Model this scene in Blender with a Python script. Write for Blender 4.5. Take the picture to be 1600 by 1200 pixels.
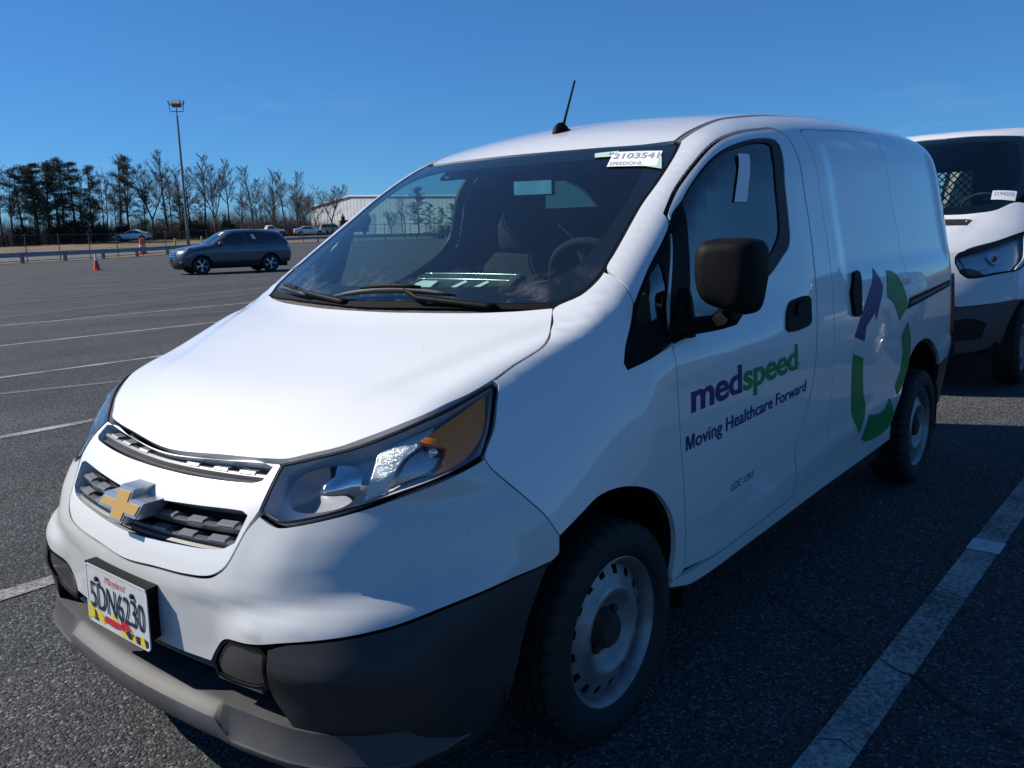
import bpy, bmesh, math, random
import numpy as np
from mathutils import Vector, Matrix
from mathutils.geometry import delaunay_2d_cdt

for o in list(bpy.data.objects):
    bpy.data.objects.remove(o)
S = bpy.context.scene
COL = S.collection
R = math.radians

# ------------------------------------------------------------------ camera
# world: x = towards the rear of the white van, y = towards its passenger side, z up,
# origin under the van's front axle
CAM_P = (-1.8406, -2.0101, 1.3695)
CAM_YAW, CAM_PIT, CAM_ROL = 0.69220, -0.17640, -0.02569
cd = bpy.data.cameras.new('camera')
cam = bpy.data.objects.new('camera', cd)
COL.objects.link(cam)
f = Vector((math.cos(CAM_PIT) * math.cos(CAM_YAW), math.cos(CAM_PIT) * math.sin(CAM_YAW), math.sin(CAM_PIT)))
r = f.cross(Vector((0, 0, 1))).normalized()
u = r.cross(f)
c_, s_ = math.cos(CAM_ROL), math.sin(CAM_ROL)
r2 = c_ * r + s_ * u
u2 = -s_ * r + c_ * u
M = Matrix((r2, u2, -f)).transposed().to_4x4()
M.translation = Vector(CAM_P)
cam.matrix_world = M
cd.sensor_width = 36.0
cd.lens = 1354.16 / 1600 * 36
cd.clip_start = 0.05
cd.clip_end = 6000
S.camera = cam

# ------------------------------------------------------------------ light
SUN_EL = 38.0
LX, LY = 0.475, -0.880                 # horizontal direction the light travels
w = bpy.data.worlds.new('World')
S.world = w
w.use_nodes = True
nt = w.node_tree
nt.nodes.clear()
sky = nt.nodes.new('ShaderNodeTexSky')
sky.sky_type = 'NISHITA'
sky.sun_disc = False
sky.sun_elevation = R(SUN_EL)
sky.sun_rotation = math.atan2(-LX, -LY)
sky.altitude = 1500
sky.air_density = 1.0
sky.dust_density = 0.0
sky.ozone_density = 6.0
bg = nt.nodes.new('ShaderNodeBackground')
bg.inputs['Strength'].default_value = 0.088
wo = nt.nodes.new('ShaderNodeOutputWorld')
gm = nt.nodes.new('ShaderNodeGamma')            # a clear, evenly deep blue winter sky
gm.inputs['Gamma'].default_value = 0.75
tint = nt.nodes.new('ShaderNodeMix')
tint.data_type = 'RGBA'; tint.blend_type = 'MULTIPLY'
tint.inputs[0].default_value = 1.0
tint.inputs[7].default_value = (0.46, 1.0, 1.54, 1)
nt.links.new(sky.outputs[0], gm.inputs[0])
nt.links.new(gm.outputs[0], tint.inputs[6])
tcw = nt.nodes.new('ShaderNodeTexCoord')
mpw = nt.nodes.new('ShaderNodeMapping'); mpw.inputs['Scale'].default_value = (2.2, 2.2, 16.0); mpw.inputs['Rotation'].default_value = (0.05, 0.0, 0.0)
cl = nt.nodes.new('ShaderNodeTexNoise'); cl.inputs['Scale'].default_value = 1.6; cl.inputs['Detail'].default_value = 7; cl.inputs['Roughness'].default_value = 0.6
crp = nt.nodes.new('ShaderNodeValToRGB'); crp.color_ramp.elements[0].position = 0.60; crp.color_ramp.elements[1].position = 0.82
sxw = nt.nodes.new('ShaderNodeSeparateXYZ')
el = nt.nodes.new('ShaderNodeMapRange'); el.inputs['From Min'].default_value = 0.17; el.inputs['From Max'].default_value = 0.06; el.inputs['To Max'].default_value = 0.34
mlw = nt.nodes.new('ShaderNodeMath'); mlw.operation = 'MULTIPLY'
cmx = nt.nodes.new('ShaderNodeMix'); cmx.data_type = 'RGBA'; cmx.inputs[7].default_value = (5.5, 6.3, 7.6, 1)
nt.links.new(tcw.outputs['Generated'], mpw.inputs[0]); nt.links.new(mpw.outputs[0], cl.inputs['Vector']); nt.links.new(cl.outputs['Fac'], crp.inputs[0])
nt.links.new(tcw.outputs['Generated'], sxw.inputs[0]); nt.links.new(sxw.outputs['Z'], el.inputs['Value'])
nt.links.new(crp.outputs[0], mlw.inputs[0]); nt.links.new(el.outputs[0], mlw.inputs[1]); nt.links.new(mlw.outputs[0], cmx.inputs[0])
nt.links.new(tint.outputs[2], cmx.inputs[6]); nt.links.new(cmx.outputs[2], bg.inputs[0])
nt.links.new(bg.outputs[0], wo.inputs[0])
sd = bpy.data.lights.new('sun', 'SUN')
sd.energy = 5.0
sd.angle = R(0.53)
sd.color = (1.0, 0.945, 0.855)
so = bpy.data.objects.new('sun', sd)
COL.objects.link(so)
so.rotation_euler = Vector((LX * math.cos(R(SUN_EL)), LY * math.cos(R(SUN_EL)), -math.sin(R(SUN_EL)))).to_track_quat('-Z', 'Y').to_euler()
S.view_settings.view_transform = 'Standard'
S.view_settings.look = 'None'
S.view_settings.gamma = 1.0
S.view_settings.exposure = 0.30
S.view_settings.use_curve_mapping = False
S.render.engine = 'CYCLES'
S.cycles.max_bounces = 10
S.cycles.transparent_max_bounces = 24
S.cycles.caustics_reflective = False
S.cycles.caustics_refractive = False

# ------------------------------------------------------------------ materials
def mat(name, col, rough=0.5, metal=0.0, spec=0.5, coat=0.0, coat_rough=0.03, var=None, bump=None, detail=6):
    """var = (scale, amount) value variation of the colour; bump = (scale, strength, distance)"""
    m = bpy.data.materials.new(name)
    m.use_nodes = True
    n = m.node_tree
    b = n.nodes['Principled BSDF']
    b.inputs['Base Color'].default_value = (*col, 1)
    b.inputs['Roughness'].default_value = rough
    b.inputs['Metallic'].default_value = metal
    b.inputs['Specular IOR Level'].default_value = spec
    b.inputs['Coat Weight'].default_value = coat
    b.inputs['Coat Roughness'].default_value = coat_rough
    tc = n.nodes.new('ShaderNodeTexCoord')
    if var:
        nz = n.nodes.new('ShaderNodeTexNoise')
        nz.inputs['Scale'].default_value = var[0]
        nz.inputs['Detail'].default_value = detail
        n.links.new(tc.outputs['Object'], nz.inputs['Vector'])
        rp = n.nodes.new('ShaderNodeValToRGB')
        a = var[1]
        rp.color_ramp.elements[0].position = 0.28
        rp.color_ramp.elements[1].position = 0.72
        rp.color_ramp.elements[0].color = (*[c * (1 - a) for c in col], 1)
        rp.color_ramp.elements[1].color = (*[min(1, c * (1 + a)) for c in col], 1)
        n.links.new(nz.outputs['Fac'], rp.inputs[0])
        n.links.new(rp.outputs[0], b.inputs['Base Color'])
    if bump:
        nz = n.nodes.new('ShaderNodeTexNoise')
        nz.inputs['Scale'].default_value = bump[0]
        nz.inputs['Detail'].default_value = 8
        n.links.new(tc.outputs['Object'], nz.inputs['Vector'])
        bp = n.nodes.new('ShaderNodeBump')
        bp.inputs['Strength'].default_value = bump[1]
        bp.inputs['Distance'].default_value = bump[2]
        n.links.new(nz.outputs['Fac'], bp.inputs['Height'])
        n.links.new(bp.outputs[0], b.inputs['Normal'])
    return m

def add_specks(m, scale=11.0, size=.022, col=(.05, .045, .04), dirt=None):
    """a few bug and tar specks, and faint film, on a body paint"""
    n = m.node_tree; b = n.nodes['Principled BSDF']; tc = n.nodes.new('ShaderNodeTexCoord')
    v = n.nodes.new('ShaderNodeTexVoronoi'); v.inputs['Scale'].default_value = scale; n.links.new(tc.outputs['Object'], v.inputs['Vector'])
    lt = n.nodes.new('ShaderNodeMath'); lt.operation = 'LESS_THAN'; lt.inputs[1].default_value = size; n.links.new(v.outputs['Distance'], lt.inputs[0])
    sp = n.nodes.new('ShaderNodeSeparateColor'); n.links.new(v.outputs['Color'], sp.inputs[0])
    gt = n.nodes.new('ShaderNodeMath'); gt.operation = 'GREATER_THAN'; gt.inputs[1].default_value = .80; n.links.new(sp.outputs[0], gt.inputs[0])
    ml = n.nodes.new('ShaderNodeMath'); ml.operation = 'MULTIPLY'; n.links.new(lt.outputs[0], ml.inputs[0]); n.links.new(gt.outputs[0], ml.inputs[1])
    mx = n.nodes.new('ShaderNodeMix'); mx.data_type = 'RGBA'; mx.inputs[7].default_value = (*col, 1)
    src = b.inputs['Base Color'].links[0].from_socket
    if dirt:
        nz = n.nodes.new('ShaderNodeTexNoise'); nz.inputs['Scale'].default_value = 2.2; nz.inputs['Detail'].default_value = 9; nz.inputs['Roughness'].default_value = .7; n.links.new(tc.outputs['Object'], nz.inputs['Vector'])
        rp = n.nodes.new('ShaderNodeValToRGB'); rp.color_ramp.elements[0].position = .52; rp.color_ramp.elements[1].position = .85; rp.color_ramp.elements[1].color = (dirt, dirt, dirt, 1); n.links.new(nz.outputs['Fac'], rp.inputs[0])
        m0 = n.nodes.new('ShaderNodeMix'); m0.data_type = 'RGBA'; m0.inputs[7].default_value = (.42, .39, .34, 1); n.links.new(rp.outputs[0], m0.inputs[0]); n.links.new(src, m0.inputs[6]); src = m0.outputs[2]
    n.links.new(ml.outputs[0], mx.inputs[0]); n.links.new(src, mx.inputs[6]); n.links.new(mx.outputs[2], b.inputs['Base Color'])

def glass_mat(name, tint, ior=1.5, rough=0.0, dust=0.0):
    m = bpy.data.materials.new(name)
    m.use_nodes = True
    n = m.node_tree
    n.nodes.clear()
    out = n.nodes.new('ShaderNodeOutputMaterial')
    tr = n.nodes.new('ShaderNodeBsdfTransparent')
    tr.inputs[0].default_value = (*tint, 1)
    gl = n.nodes.new('ShaderNodeBsdfGlossy')
    gl.inputs['Color'].default_value = (1, 1, 1, 1)
    gl.inputs['Roughness'].default_value = rough
    fr = n.nodes.new('ShaderNodeFresnel')
    ge = n.nodes.new('ShaderNodeNewGeometry')           # a thin pane reflects alike from both faces
    io = n.nodes.new('ShaderNodeMapRange')
    io.inputs['To Min'].default_value = ior; io.inputs['To Max'].default_value = 1 / ior
    n.links.new(ge.outputs['Backfacing'], io.inputs['Value'])
    n.links.new(io.outputs[0], fr.inputs[0])
    mx = n.nodes.new('ShaderNodeMixShader')
    n.links.new(fr.outputs[0], mx.inputs[0])
    n.links.new(tr.outputs[0], mx.inputs[1])
    n.links.new(gl.outputs[0], mx.inputs[2])
    last = mx
    if dust:
        df = n.nodes.new('ShaderNodeBsdfDiffuse')
        df.inputs[0].default_value = (0.45, 0.43, 0.40, 1)
        tc = n.nodes.new('ShaderNodeTexCoord')
        nz = n.nodes.new('ShaderNodeTexNoise')
        nz.inputs['Scale'].default_value = 9
        nz.inputs['Detail'].default_value = 9
        nz.inputs['Roughness'].default_value = 0.75
        n.links.new(tc.outputs['Object'], nz.inputs['Vector'])
        # smears sit low on the glass, as road dirt does
        sx = n.nodes.new('ShaderNodeSeparateXYZ')
        n.links.new(tc.outputs['Object'], sx.inputs[0])
        mr = n.nodes.new('ShaderNodeMapRange')
        mr.inputs['From Min'].default_value = 1.16
        mr.inputs['From Max'].default_value = 1.27
        mr.inputs['To Min'].default_value = 1.0
        mr.inputs['To Max'].default_value = 0.02
        n.links.new(sx.outputs['Z'], mr.inputs['Value'])
        rp = n.nodes.new('ShaderNodeValToRGB')
        rp.color_ramp.elements[0].position = 0.50
        rp.color_ramp.elements[1].position = 0.80
        n.links.new(nz.outputs['Fac'], rp.inputs[0])
        m1 = n.nodes.new('ShaderNodeMath'); m1.operation = 'MULTIPLY'
        n.links.new(rp.outputs[0], m1.inputs[0]); n.links.new(mr.outputs[0], m1.inputs[1])
        m2 = n.nodes.new('ShaderNodeMath'); m2.operation = 'MULTIPLY_ADD'
        m2.inputs[1].default_value = dust; m2.inputs[2].default_value = 0.010
        n.links.new(m1.outputs[0], m2.inputs[0])
        mx2 = n.nodes.new('ShaderNodeMixShader')
        n.links.new(m2.outputs[0], mx2.inputs[0])
        n.links.new(mx.outputs[0], mx2.inputs[1]); n.links.new(df.outputs[0], mx2.inputs[2])
        last = mx2
    n.links.new(last.outputs[0], out.inputs[0])
    return m

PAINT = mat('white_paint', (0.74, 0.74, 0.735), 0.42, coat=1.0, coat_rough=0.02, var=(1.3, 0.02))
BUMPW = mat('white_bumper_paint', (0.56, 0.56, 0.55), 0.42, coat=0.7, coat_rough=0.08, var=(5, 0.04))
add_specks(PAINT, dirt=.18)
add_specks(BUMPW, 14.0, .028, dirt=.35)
BLACKPL = mat('black_plastic', (0.0045, 0.0045, 0.005), 0.6, spec=0.12, var=(14, 0.25), bump=(400, 0.12, 0.001))
GREYPL = mat('weathered_grey_plastic', (0.098, 0.094, 0.098), 0.6, var=(7, 0.30), bump=(500, 0.2, 0.001))
CLADPL = mat('dark_bumper_plastic', (0.022, 0.022, 0.024), 0.55, var=(7, 0.2), bump=(500, 0.15, 0.001))
GRILLPL = mat('dark_grey_grille', (0.085, 0.085, 0.09), 0.42, var=(20, 0.15))
GRILLHI = mat('satin_grille_block', (0.22, 0.22, 0.22), 0.35, metal=0.3)
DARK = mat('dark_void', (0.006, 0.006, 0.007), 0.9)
RUBBER = mat('black_rubber', (0.016, 0.016, 0.017), 0.62)
TYRE = mat('tyre_rubber', (0.011, 0.011, 0.0115), 0.75, var=(12, 0.35), bump=(120, 0.25, 0.002))
STEEL = mat('silver_steel_wheel', (0.25, 0.25, 0.255), 0.42, metal=0.45, var=(16, 0.30))
RUST = mat('rusty_hub', (0.035, 0.022, 0.017), 0.8, var=(40, 0.5), bump=(60, 0.5, 0.004))
CHROME = mat('chrome', (0.75, 0.76, 0.78), 0.12, metal=1.0)
SILVER = mat('silver_trim', (0.55, 0.55, 0.56), 0.28, metal=0.85)
GOLD = mat('gold_badge', (0.62, 0.34, 0.04), 0.33, metal=0.25, coat=0.6)
GLASS = glass_mat('windscreen_glass', (0.60, 0.79, 0.73), 1.78, dust=0.42)
SGLASS = glass_mat('side_glass', (0.58, 0.76, 0.72), 1.9)
CLEAR = glass_mat('clear_lens', (0.95, 0.955, 0.96), 1.42)
FRIT = mat('black_glass_border', (0.008, 0.008, 0.010), 0.3, spec=0.3)
AMBER = mat('amber_lens', (0.95, 0.21, 0.012), 0.3, coat=0.2)
REDL = mat('red_lens', (0.30, 0.012, 0.010), 0.18, coat=0.6)
INTER = mat('dark_interior', (0.022, 0.024, 0.026), 0.85)
DASH = mat('grey_dashboard', (0.060, 0.064, 0.064), 0.8, var=(20, 0.1))
SEATM = mat('dark_seat_cloth', (0.012, 0.013, 0.015), 0.95)
PAPER = mat('white_paper', (0.80, 0.80, 0.80), 0.7)
PAPERG = mat('pale_green_label', (0.42, 0.62, 0.50), 0.7)
INK = mat('black_ink', (0.02, 0.02, 0.025), 0.7)
INKG = mat('grey_ink', (0.30, 0.30, 0.32), 0.7)
PURPLE = mat('dark_navy_vinyl', (0.018, 0.018, 0.135), 0.45, spec=.25, coat=0.12)
GREENV = mat('green_vinyl', (0.006, 0.22, 0.055), 0.45, spec=.25, coat=0.12)
PLATE_W = mat('plate_white', (0.56, 0.58, 0.58), 0.35, var=(30, .06))
PLATE_R = mat('plate_red', (0.50, 0.02, 0.04), 0.45)
PLATE_Y = mat('plate_yellow', (0.72, 0.56, 0.02), 0.45)
PLATE_K = mat('plate_ink', (0.015, 0.02, 0.05), 0.4)

# ------------------------------------------------------------------ mesh helpers
def link(name, me, m=None, parent=None):
    o = bpy.data.objects.new(name, me)
    COL.objects.link(o)
    if parent is not None:
        o.parent = parent
    if m is not None:
        me.materials.append(m)
    return o

def mk(name, V, Fc, m=None, parent=None, smooth=False, angle=None):
    me = bpy.data.meshes.new(name)
    me.from_pydata([tuple(map(float, v)) for v in V], [], [tuple(int(i) for i in q) for q in Fc])
    me.update()
    if smooth:
        me.polygons.foreach_set('use_smooth', [True] * len(me.polygons))
        if angle:
            me.set_sharp_from_angle(angle=R(angle))
    else:
        me.polygons.foreach_set('use_smooth', [False] * len(me.polygons))
    return link(name, me, m, parent)

def empty(name, loc=(0, 0, 0), rz=0.0, label=None, cat=None, group=None):
    o = bpy.data.objects.new(name, None)
    o.empty_display_size = 0.2
    COL.objects.link(o)
    o.location = loc
    o.rotation_euler = (0, 0, rz)
    tag(o, label, cat, group)
    return o

def tag(o, label=None, cat=None, group=None, kind=None):
    if label: o['label'] = label
    if cat: o['category'] = cat
    if group: o['group'] = group
    if kind: o['kind'] = kind
    return o

class MB:
    """collects shapes into one mesh"""
    def __init__(s):
        s.V = []; s.F = []
    def add(s, V, Fc):
        n = len(s.V)
        s.V += [tuple(v) for v in V]
        s.F += [tuple(i + n for i in q) for q in Fc]
    def box(s, c, d, rot=None):
        V = []
        for i in (-1, 1):
            for j in (-1, 1):
                for k in (-1, 1):
                    p = Vector((i * d[0] / 2, j * d[1] / 2, k * d[2] / 2))
                    if rot is not None: p = rot @ p
                    V.append((c[0] + p.x, c[1] + p.y, c[2] + p.z))
        s.add(V, [(0, 1, 3, 2), (4, 6, 7, 5), (0, 4, 5, 1), (2, 3, 7, 6), (0, 2, 6, 4), (1, 5, 7, 3)])
    def loft(s, rings, caps=True, closed=True):
        n = len(rings[0]); V = [p for q in rings for p in q]; Fc = []
        for i in range(len(rings) - 1):
            for j in range(n if closed else n - 1):
                k = (j + 1) % n
                Fc.append((i * n + j, i * n + k, (i + 1) * n + k, (i + 1) * n + j))
        if caps and closed:
            Fc.append(tuple(range(n - 1, -1, -1)))
            Fc.append(tuple((len(rings) - 1) * n + j for j in range(n)))
        s.add(V, Fc)
    def tube(s, pts, rad, n=8):
        pts = [Vector(p) for p in pts]
        rr = rad if hasattr(rad, '__len__') else [rad] * len(pts)
        rings = []; prev = None
        for i, p in enumerate(pts):
            t = (pts[min(i + 1, len(pts) - 1)] - pts[max(i - 1, 0)])
            if t.length < 1e-9: t = Vector((0, 0, 1))
            t.normalize()
            if prev is None:
                a = t.cross(Vector((0, 0, 1)))
                if a.length < 1e-3: a = t.cross(Vector((1, 0, 0)))
            else:
                a = prev - t * prev.dot(t)
            a.normalize(); prev = a
            b = t.cross(a)
            rings.append([tuple(p + (a * math.cos(2 * math.pi * k / n) + b * math.sin(2 * math.pi * k / n)) * rr[i]) for k in range(n)])
        s.loft(rings)
    def lathe(s, prof, n=48, axis='y', c=(0, 0, 0), close=False):
        """prof = [(axial, radius)]"""
        rings = []
        for a, rad in prof:
            ring = []
            for k in range(n):
                t = 2 * math.pi * k / n
                q = (rad * math.cos(t), a, rad * math.sin(t)) if axis == 'y' else ((rad * math.cos(t), rad * math.sin(t), a) if axis == 'z' else (a, rad * math.cos(t), rad * math.sin(t)))
                ring.append((q[0] + c[0], q[1] + c[1], q[2] + c[2]))
            rings.append(ring)
        s.loft(rings, caps=False)
    def build(s, name, m, parent=None, smooth=False, angle=None):
        return mk(name, s.V, s.F, m, parent, smooth, angle)

def flipY(V): return [(v[0], -v[1], v[2]) for v in V]

# ------------------------------------------------------------------ body surfaces
def pchip(xs, ys):
    xs = np.array(xs, float); ys = np.array(ys, float); h = np.diff(xs); d = np.diff(ys) / h
    m = np.zeros_like(ys); m[0] = d[0]; m[-1] = d[-1]
    for i in range(1, len(xs) - 1):
        if d[i - 1] * d[i] > 0:
            w1 = 2 * h[i] + h[i - 1]; w2 = h[i] + 2 * h[i - 1]
            m[i] = (w1 + w2) / (w1 / d[i - 1] + w2 / d[i])
    def fn(x):
        x = np.asarray(x, float); xc = np.clip(x, xs[0], xs[-1])
        i = np.clip(np.searchsorted(xs, xc) - 1, 0, len(xs) - 2); t = (xc - xs[i]) / h[i]
        q = (2*t**3-3*t**2+1)*ys[i] + (t**3-2*t**2+t)*h[i]*m[i] + (-2*t**3+3*t**2)*ys[i+1] + (t**3-t**2)*h[i]*m[i+1]
        return q + np.where(x < xs[0], (x - xs[0]) * m[0], 0) + np.where(x > xs[-1], (x - xs[-1]) * m[-1], 0)
    return fn
def smax(a, b, k):
    h = np.maximum(k - np.abs(a - b), 0) / k
    return np.maximum(a, b) + h * h * k * .25
def smin(a, b, k): return -smax(-a, -b, k)
def sst(t):
    t = np.clip(t, 0, 1)
    return t * t * (3 - 2 * t)
def solve(F, P0, D, tmax, n=180):
    m = len(P0); ts = np.linspace(0, tmax, n)
    lo = np.zeros(m); hi = np.zeros(m); done = np.zeros(m, bool)
    for i in range(1, n):
        v = F(P0 + D * ts[i]); c = (~done) & (v <= 0)
        hi[c] = ts[i]; lo[c] = ts[i - 1]; done |= c
        if done.all(): break
    for _ in range(22):
        mid = (lo + hi) / 2; ins = F(P0 + D * mid[:, None]) <= 0
        hi = np.where(ins, mid, hi); lo = np.where(ins, lo, mid)
    return P0 + D * hi[:, None], done
def grad(F, P, e=1.5e-3):
    G = np.stack([F(P + d) - F(P - d) for d in np.eye(3) * e], -1)
    return G / np.maximum(np.linalg.norm(G, axis=-1, keepdims=True), 1e-9)

class Proj:
    """unrolls part of a body: 'side' (x,z), 'top' (x,y), 'front' (angle round a vertical axis, z), 'cyl' (x, angle round a long axis), 'back' (y,z)"""
    def __init__(s, kind, ax=0.0, ay=0.0, Rr=1.6, k=.0155, zc=.9):
        s.kind, s.ax, s.ay, s.R, s.k, s.zc = kind, ax, ay, Rr, k, zc
    def uv(s, p):
        p = np.array(p, float)
        if s.kind == 'front' : return p * [s.k, 1]
        if s.kind == 'cyl': return p * [1, s.k]
        return p
    def rays(s, U):
        a, b = U[:, 0], U[:, 1]; o = np.zeros_like(a); l = o + 1
        if s.kind == 'side': return np.stack([a, o - 1.5, b], 1), np.stack([o, l, o], 1)
        if s.kind == 'top': return np.stack([a, b, o + 2.7], 1), np.stack([o, o, -l], 1)
        if s.kind == 'back': return np.stack([o + 6.5, a, b], 1), np.stack([-l, o, o], 1)
        if s.kind == 'front':
            t = np.radians(a / s.k); c, q = np.cos(t), np.sin(t)
            return np.stack([s.ax - s.R * c, s.ay - s.R * q, b], 1), np.stack([c, q, o], 1)
        t = np.radians(b / s.k); c, q = np.cos(t), np.sin(t)
        return np.stack([a, -s.R * c, s.zc + s.R * q], 1), np.stack([o, c, -q], 1)

def smooth_loop(P, res, corner=38):
    """closed outline -> resampled outline; gentle bends are rounded with Catmull-Rom, sharp ones kept"""
    P = np.array(P, float); n = len(P); out = []
    d = np.roll(P, -1, 0) - P
    ang = np.degrees(np.arctan2(d[:, 1], d[:, 0])); turn = (ang - np.roll(ang, 1) + 180) % 360 - 180
    cor = np.abs(turn) > corner
    for i in range(n):
        p1, p2 = P[i], P[(i + 1) % n]
        p0 = P[i - 1] if not cor[i] else p1 - (p2 - p1)
        p3 = P[(i + 2) % n] if not cor[(i + 1) % n] else p2 + (p2 - p1)
        L = np.linalg.norm(p2 - p1); m = max(1, int(round(L / res)))
        t1 = (p2 - p0) / max(np.linalg.norm(p1 - p0) + L, 1e-9) * L if not cor[i] else p2 - p1
        t2 = (p3 - p1) / max(np.linalg.norm(p3 - p2) + L, 1e-9) * L if not cor[(i + 1) % n] else p2 - p1
        for k in range(m):
            t = k / m
            out.append((2*t**3-3*t**2+1)*p1 + (t**3-2*t**2+t)*t1 + (-2*t**3+3*t**2)*p2 + (t**3-t**2)*t2)
    return np.array(out)
def area2(P): return np.sum(P[:, 0] * np.roll(P[:, 1], -1) - np.roll(P[:, 0], -1) * P[:, 1])
def inset(P, g):
    """moves a loop to its left by g (inwards for a counter-clockwise loop)"""
    e = np.roll(P, -1, 0) - P; e /= np.maximum(np.linalg.norm(e, axis=1, keepdims=True), 1e-9)
    nrm = np.stack([-e[:, 1], e[:, 0]], 1); a = nrm + np.roll(nrm, 1, 0)
    a /= np.maximum(np.sum(a * a, 1, keepdims=True) / 2, .6)
    return P + a * g
def inside(Q, loops):
    c = np.zeros(len(Q), bool); x, y = Q[:, 0], Q[:, 1]
    for L in loops:
        for (x1, y1), (x2, y2) in zip(L, np.roll(L, -1, 0)):
            if y1 == y2: continue
            k = ((y1 > y) != (y2 > y)) & (x < (x2 - x1) * (y - y1) / (y2 - y1) + x1)
            c ^= k
    return c

def patch(name, F, proj, outer, m, parent=None, holes=(), res=.03, gap=.0022, off=0.0, depth=.014, hole_depth=None, mirror=False, bres=None, corner=38, raw=False):
    """a panel cut out of a body surface: the outline (and its holes) on the surface, with turned-in edges"""
    bres = bres or res * .6
    loops = []
    for i, L in enumerate([outer] + list(holes)):
        q = proj.uv(L)
        if not raw: q = smooth_loop(q, bres, corner)
        else: q = np.array(q)
        if (area2(q) > 0) != (i == 0): q = q[::-1]
        loops.append(inset(q, gap))
    lo, hi = loops[0].min(0), loops[0].max(0)
    gx, gy = np.meshgrid(np.arange(lo[0] + res / 2, hi[0], res), np.arange(lo[1] + res / 2, hi[1], res))
    gx[::2] += res * .25; gx[1::2] -= res * .25
    G = np.stack([gx.ravel(), gy.ravel()], 1)
    G = G[inside(G, loops)] if len(G) else G
    B = np.concatenate(loops)
    if len(G):
        dm = np.full(len(G), 9.)
        for k in range(0, len(B), 200):
            dm = np.minimum(dm, np.sqrt(((G[:, None] - B[None, k:k+200]) ** 2).sum(-1)).min(1))
        G = G[dm > .5 * min(res, bres * 1.6)]
    pts = np.concatenate([B, G]) if len(G) else B
    edges = []; s0 = 0; spans = []
    for L in loops:
        n = len(L); edges += [(s0 + i, s0 + (i + 1) % n) for i in range(n)]; spans.append((s0, n)); s0 += n
    vo, eo, fo, ov, _, _ = delaunay_2d_cdt([Vector(p) for p in pts], edges, [], 0, 1e-7)
    V2 = np.array([tuple(v) for v in vo])
    T = np.array([t for t in fo if len(t) == 3])
    cen = V2[T].mean(1)
    T = T[inside(cen, loops)]
    P0, D = proj.rays(V2)
    P, ok = solve(F, P0, D, 4.2 if proj.kind == 'back' else 2.4)
    T = T[ok[T].all(1)]
    N = grad(F, P)
    P = P + N * off
    # orient
    tri = P[T]; fn = np.cross(tri[:, 1] - tri[:, 0], tri[:, 2] - tri[:, 0])
    fl = (fn * N[T].mean(1)).sum(1) < 0
    T[fl] = T[fl][:, ::-1]
    V = [tuple(p) for p in P]; faces = [tuple(t) for t in T]; nrm = [tuple(N[i]) for t in T for i in t]
    # turned-in edges from boundary edges of the kept triangles
    if depth:
        from collections import Counter
        cnt = {}
        for t in T:
            for a, b in ((t[0], t[1]), (t[1], t[2]), (t[2], t[0])):
                cnt[(a, b)] = cnt.get((a, b), 0) + 1
        isH = np.zeros(len(V2), bool)
        if len(spans) > 1:
            hs = spans[1][0]
            for i in range(len(vo)):
                if ov[i] and min(ov[i]) >= hs and min(ov[i]) < s0: isH[i] = True
        newv = {}
        for (a, b) in [e for e in cnt if (e[1], e[0]) not in cnt]:
            ids = []
            for i in (a, b):
                dd = hole_depth if (hole_depth and isH[i]) else depth
                top = len(V); V.append(tuple(P[i])); V.append(tuple(P[i] - N[i] * dd)); ids.append(top)
            faces.append((ids[1], ids[0], ids[0] + 1, ids[1] + 1))
            en = np.cross(P[b] - P[a], N[a] + N[b]); ln = np.linalg.norm(en); en = en / ln if ln > 1e-12 else N[a]
            nrm += [tuple(en)] * 4
    objs = []
    for sgn in ((1, -1) if mirror else (1,)):
        VV = V if sgn == 1 else flipY(V)
        FF = faces if sgn == 1 else [tuple(reversed(q)) for q in faces]
        NN = nrm
        if sgn == -1:
            NN = []; k = 0
            for q in faces:
                NN += [(n[0], -n[1], n[2]) for n in reversed(nrm[k:k + len(q)])]; k += len(q)
        me = bpy.data.meshes.new(name)
        me.from_pydata(VV, [], FF); me.update()
        me.polygons.foreach_set('use_smooth', [True] * len(me.polygons))
        me.normals_split_custom_set(NN)
        par = parent[0 if sgn == 1 else 1] if isinstance(parent, tuple) else parent
        objs.append(link(name, me, m, par))
    return objs if mirror else objs[0]

def text_mesh(txt, bold=0.0, shear=0.0, space=1.0, italic=False):
    cu = bpy.data.curves.new('t', 'FONT')
    cu.body = txt; cu.size = 1.0; cu.offset = bold; cu.shear = shear; cu.space_character = space
    cu.resolution_u = 4
    o = bpy.data.objects.new('t', cu); COL.objects.link(o)
    dg = bpy.context.evaluated_depsgraph_get()
    me = bpy.data.meshes.new_from_object(o.evaluated_get(dg))
    V = np.array([v.co[:2] for v in me.vertices]); Fc = [tuple(p.vertices) for p in me.polygons]
    bpy.data.objects.remove(o); bpy.data.curves.remove(cu); bpy.data.meshes.remove(me)
    return V, Fc
def text_on(name, txt, to3d, m, parent, x0, x1, ybase, h, bold=0.0, shear=0.0, space=1.0, capref=None):
    """fits the text between x0..x1 in a flat (u,v) frame, capital height h, and maps it with to3d(array)->3D"""
    V, Fc = text_mesh(txt, bold, shear, space)
    w = V[:, 0].max() - V[:, 0].min(); cap = .685 if capref is None else capref
    U = np.stack([x0 + (V[:, 0] - V[:, 0].min()) / w * (x1 - x0), ybase + V[:, 1] / cap * h], 1)
    P = to3d(U)
    return mk(name, P, Fc, m, parent)
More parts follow.
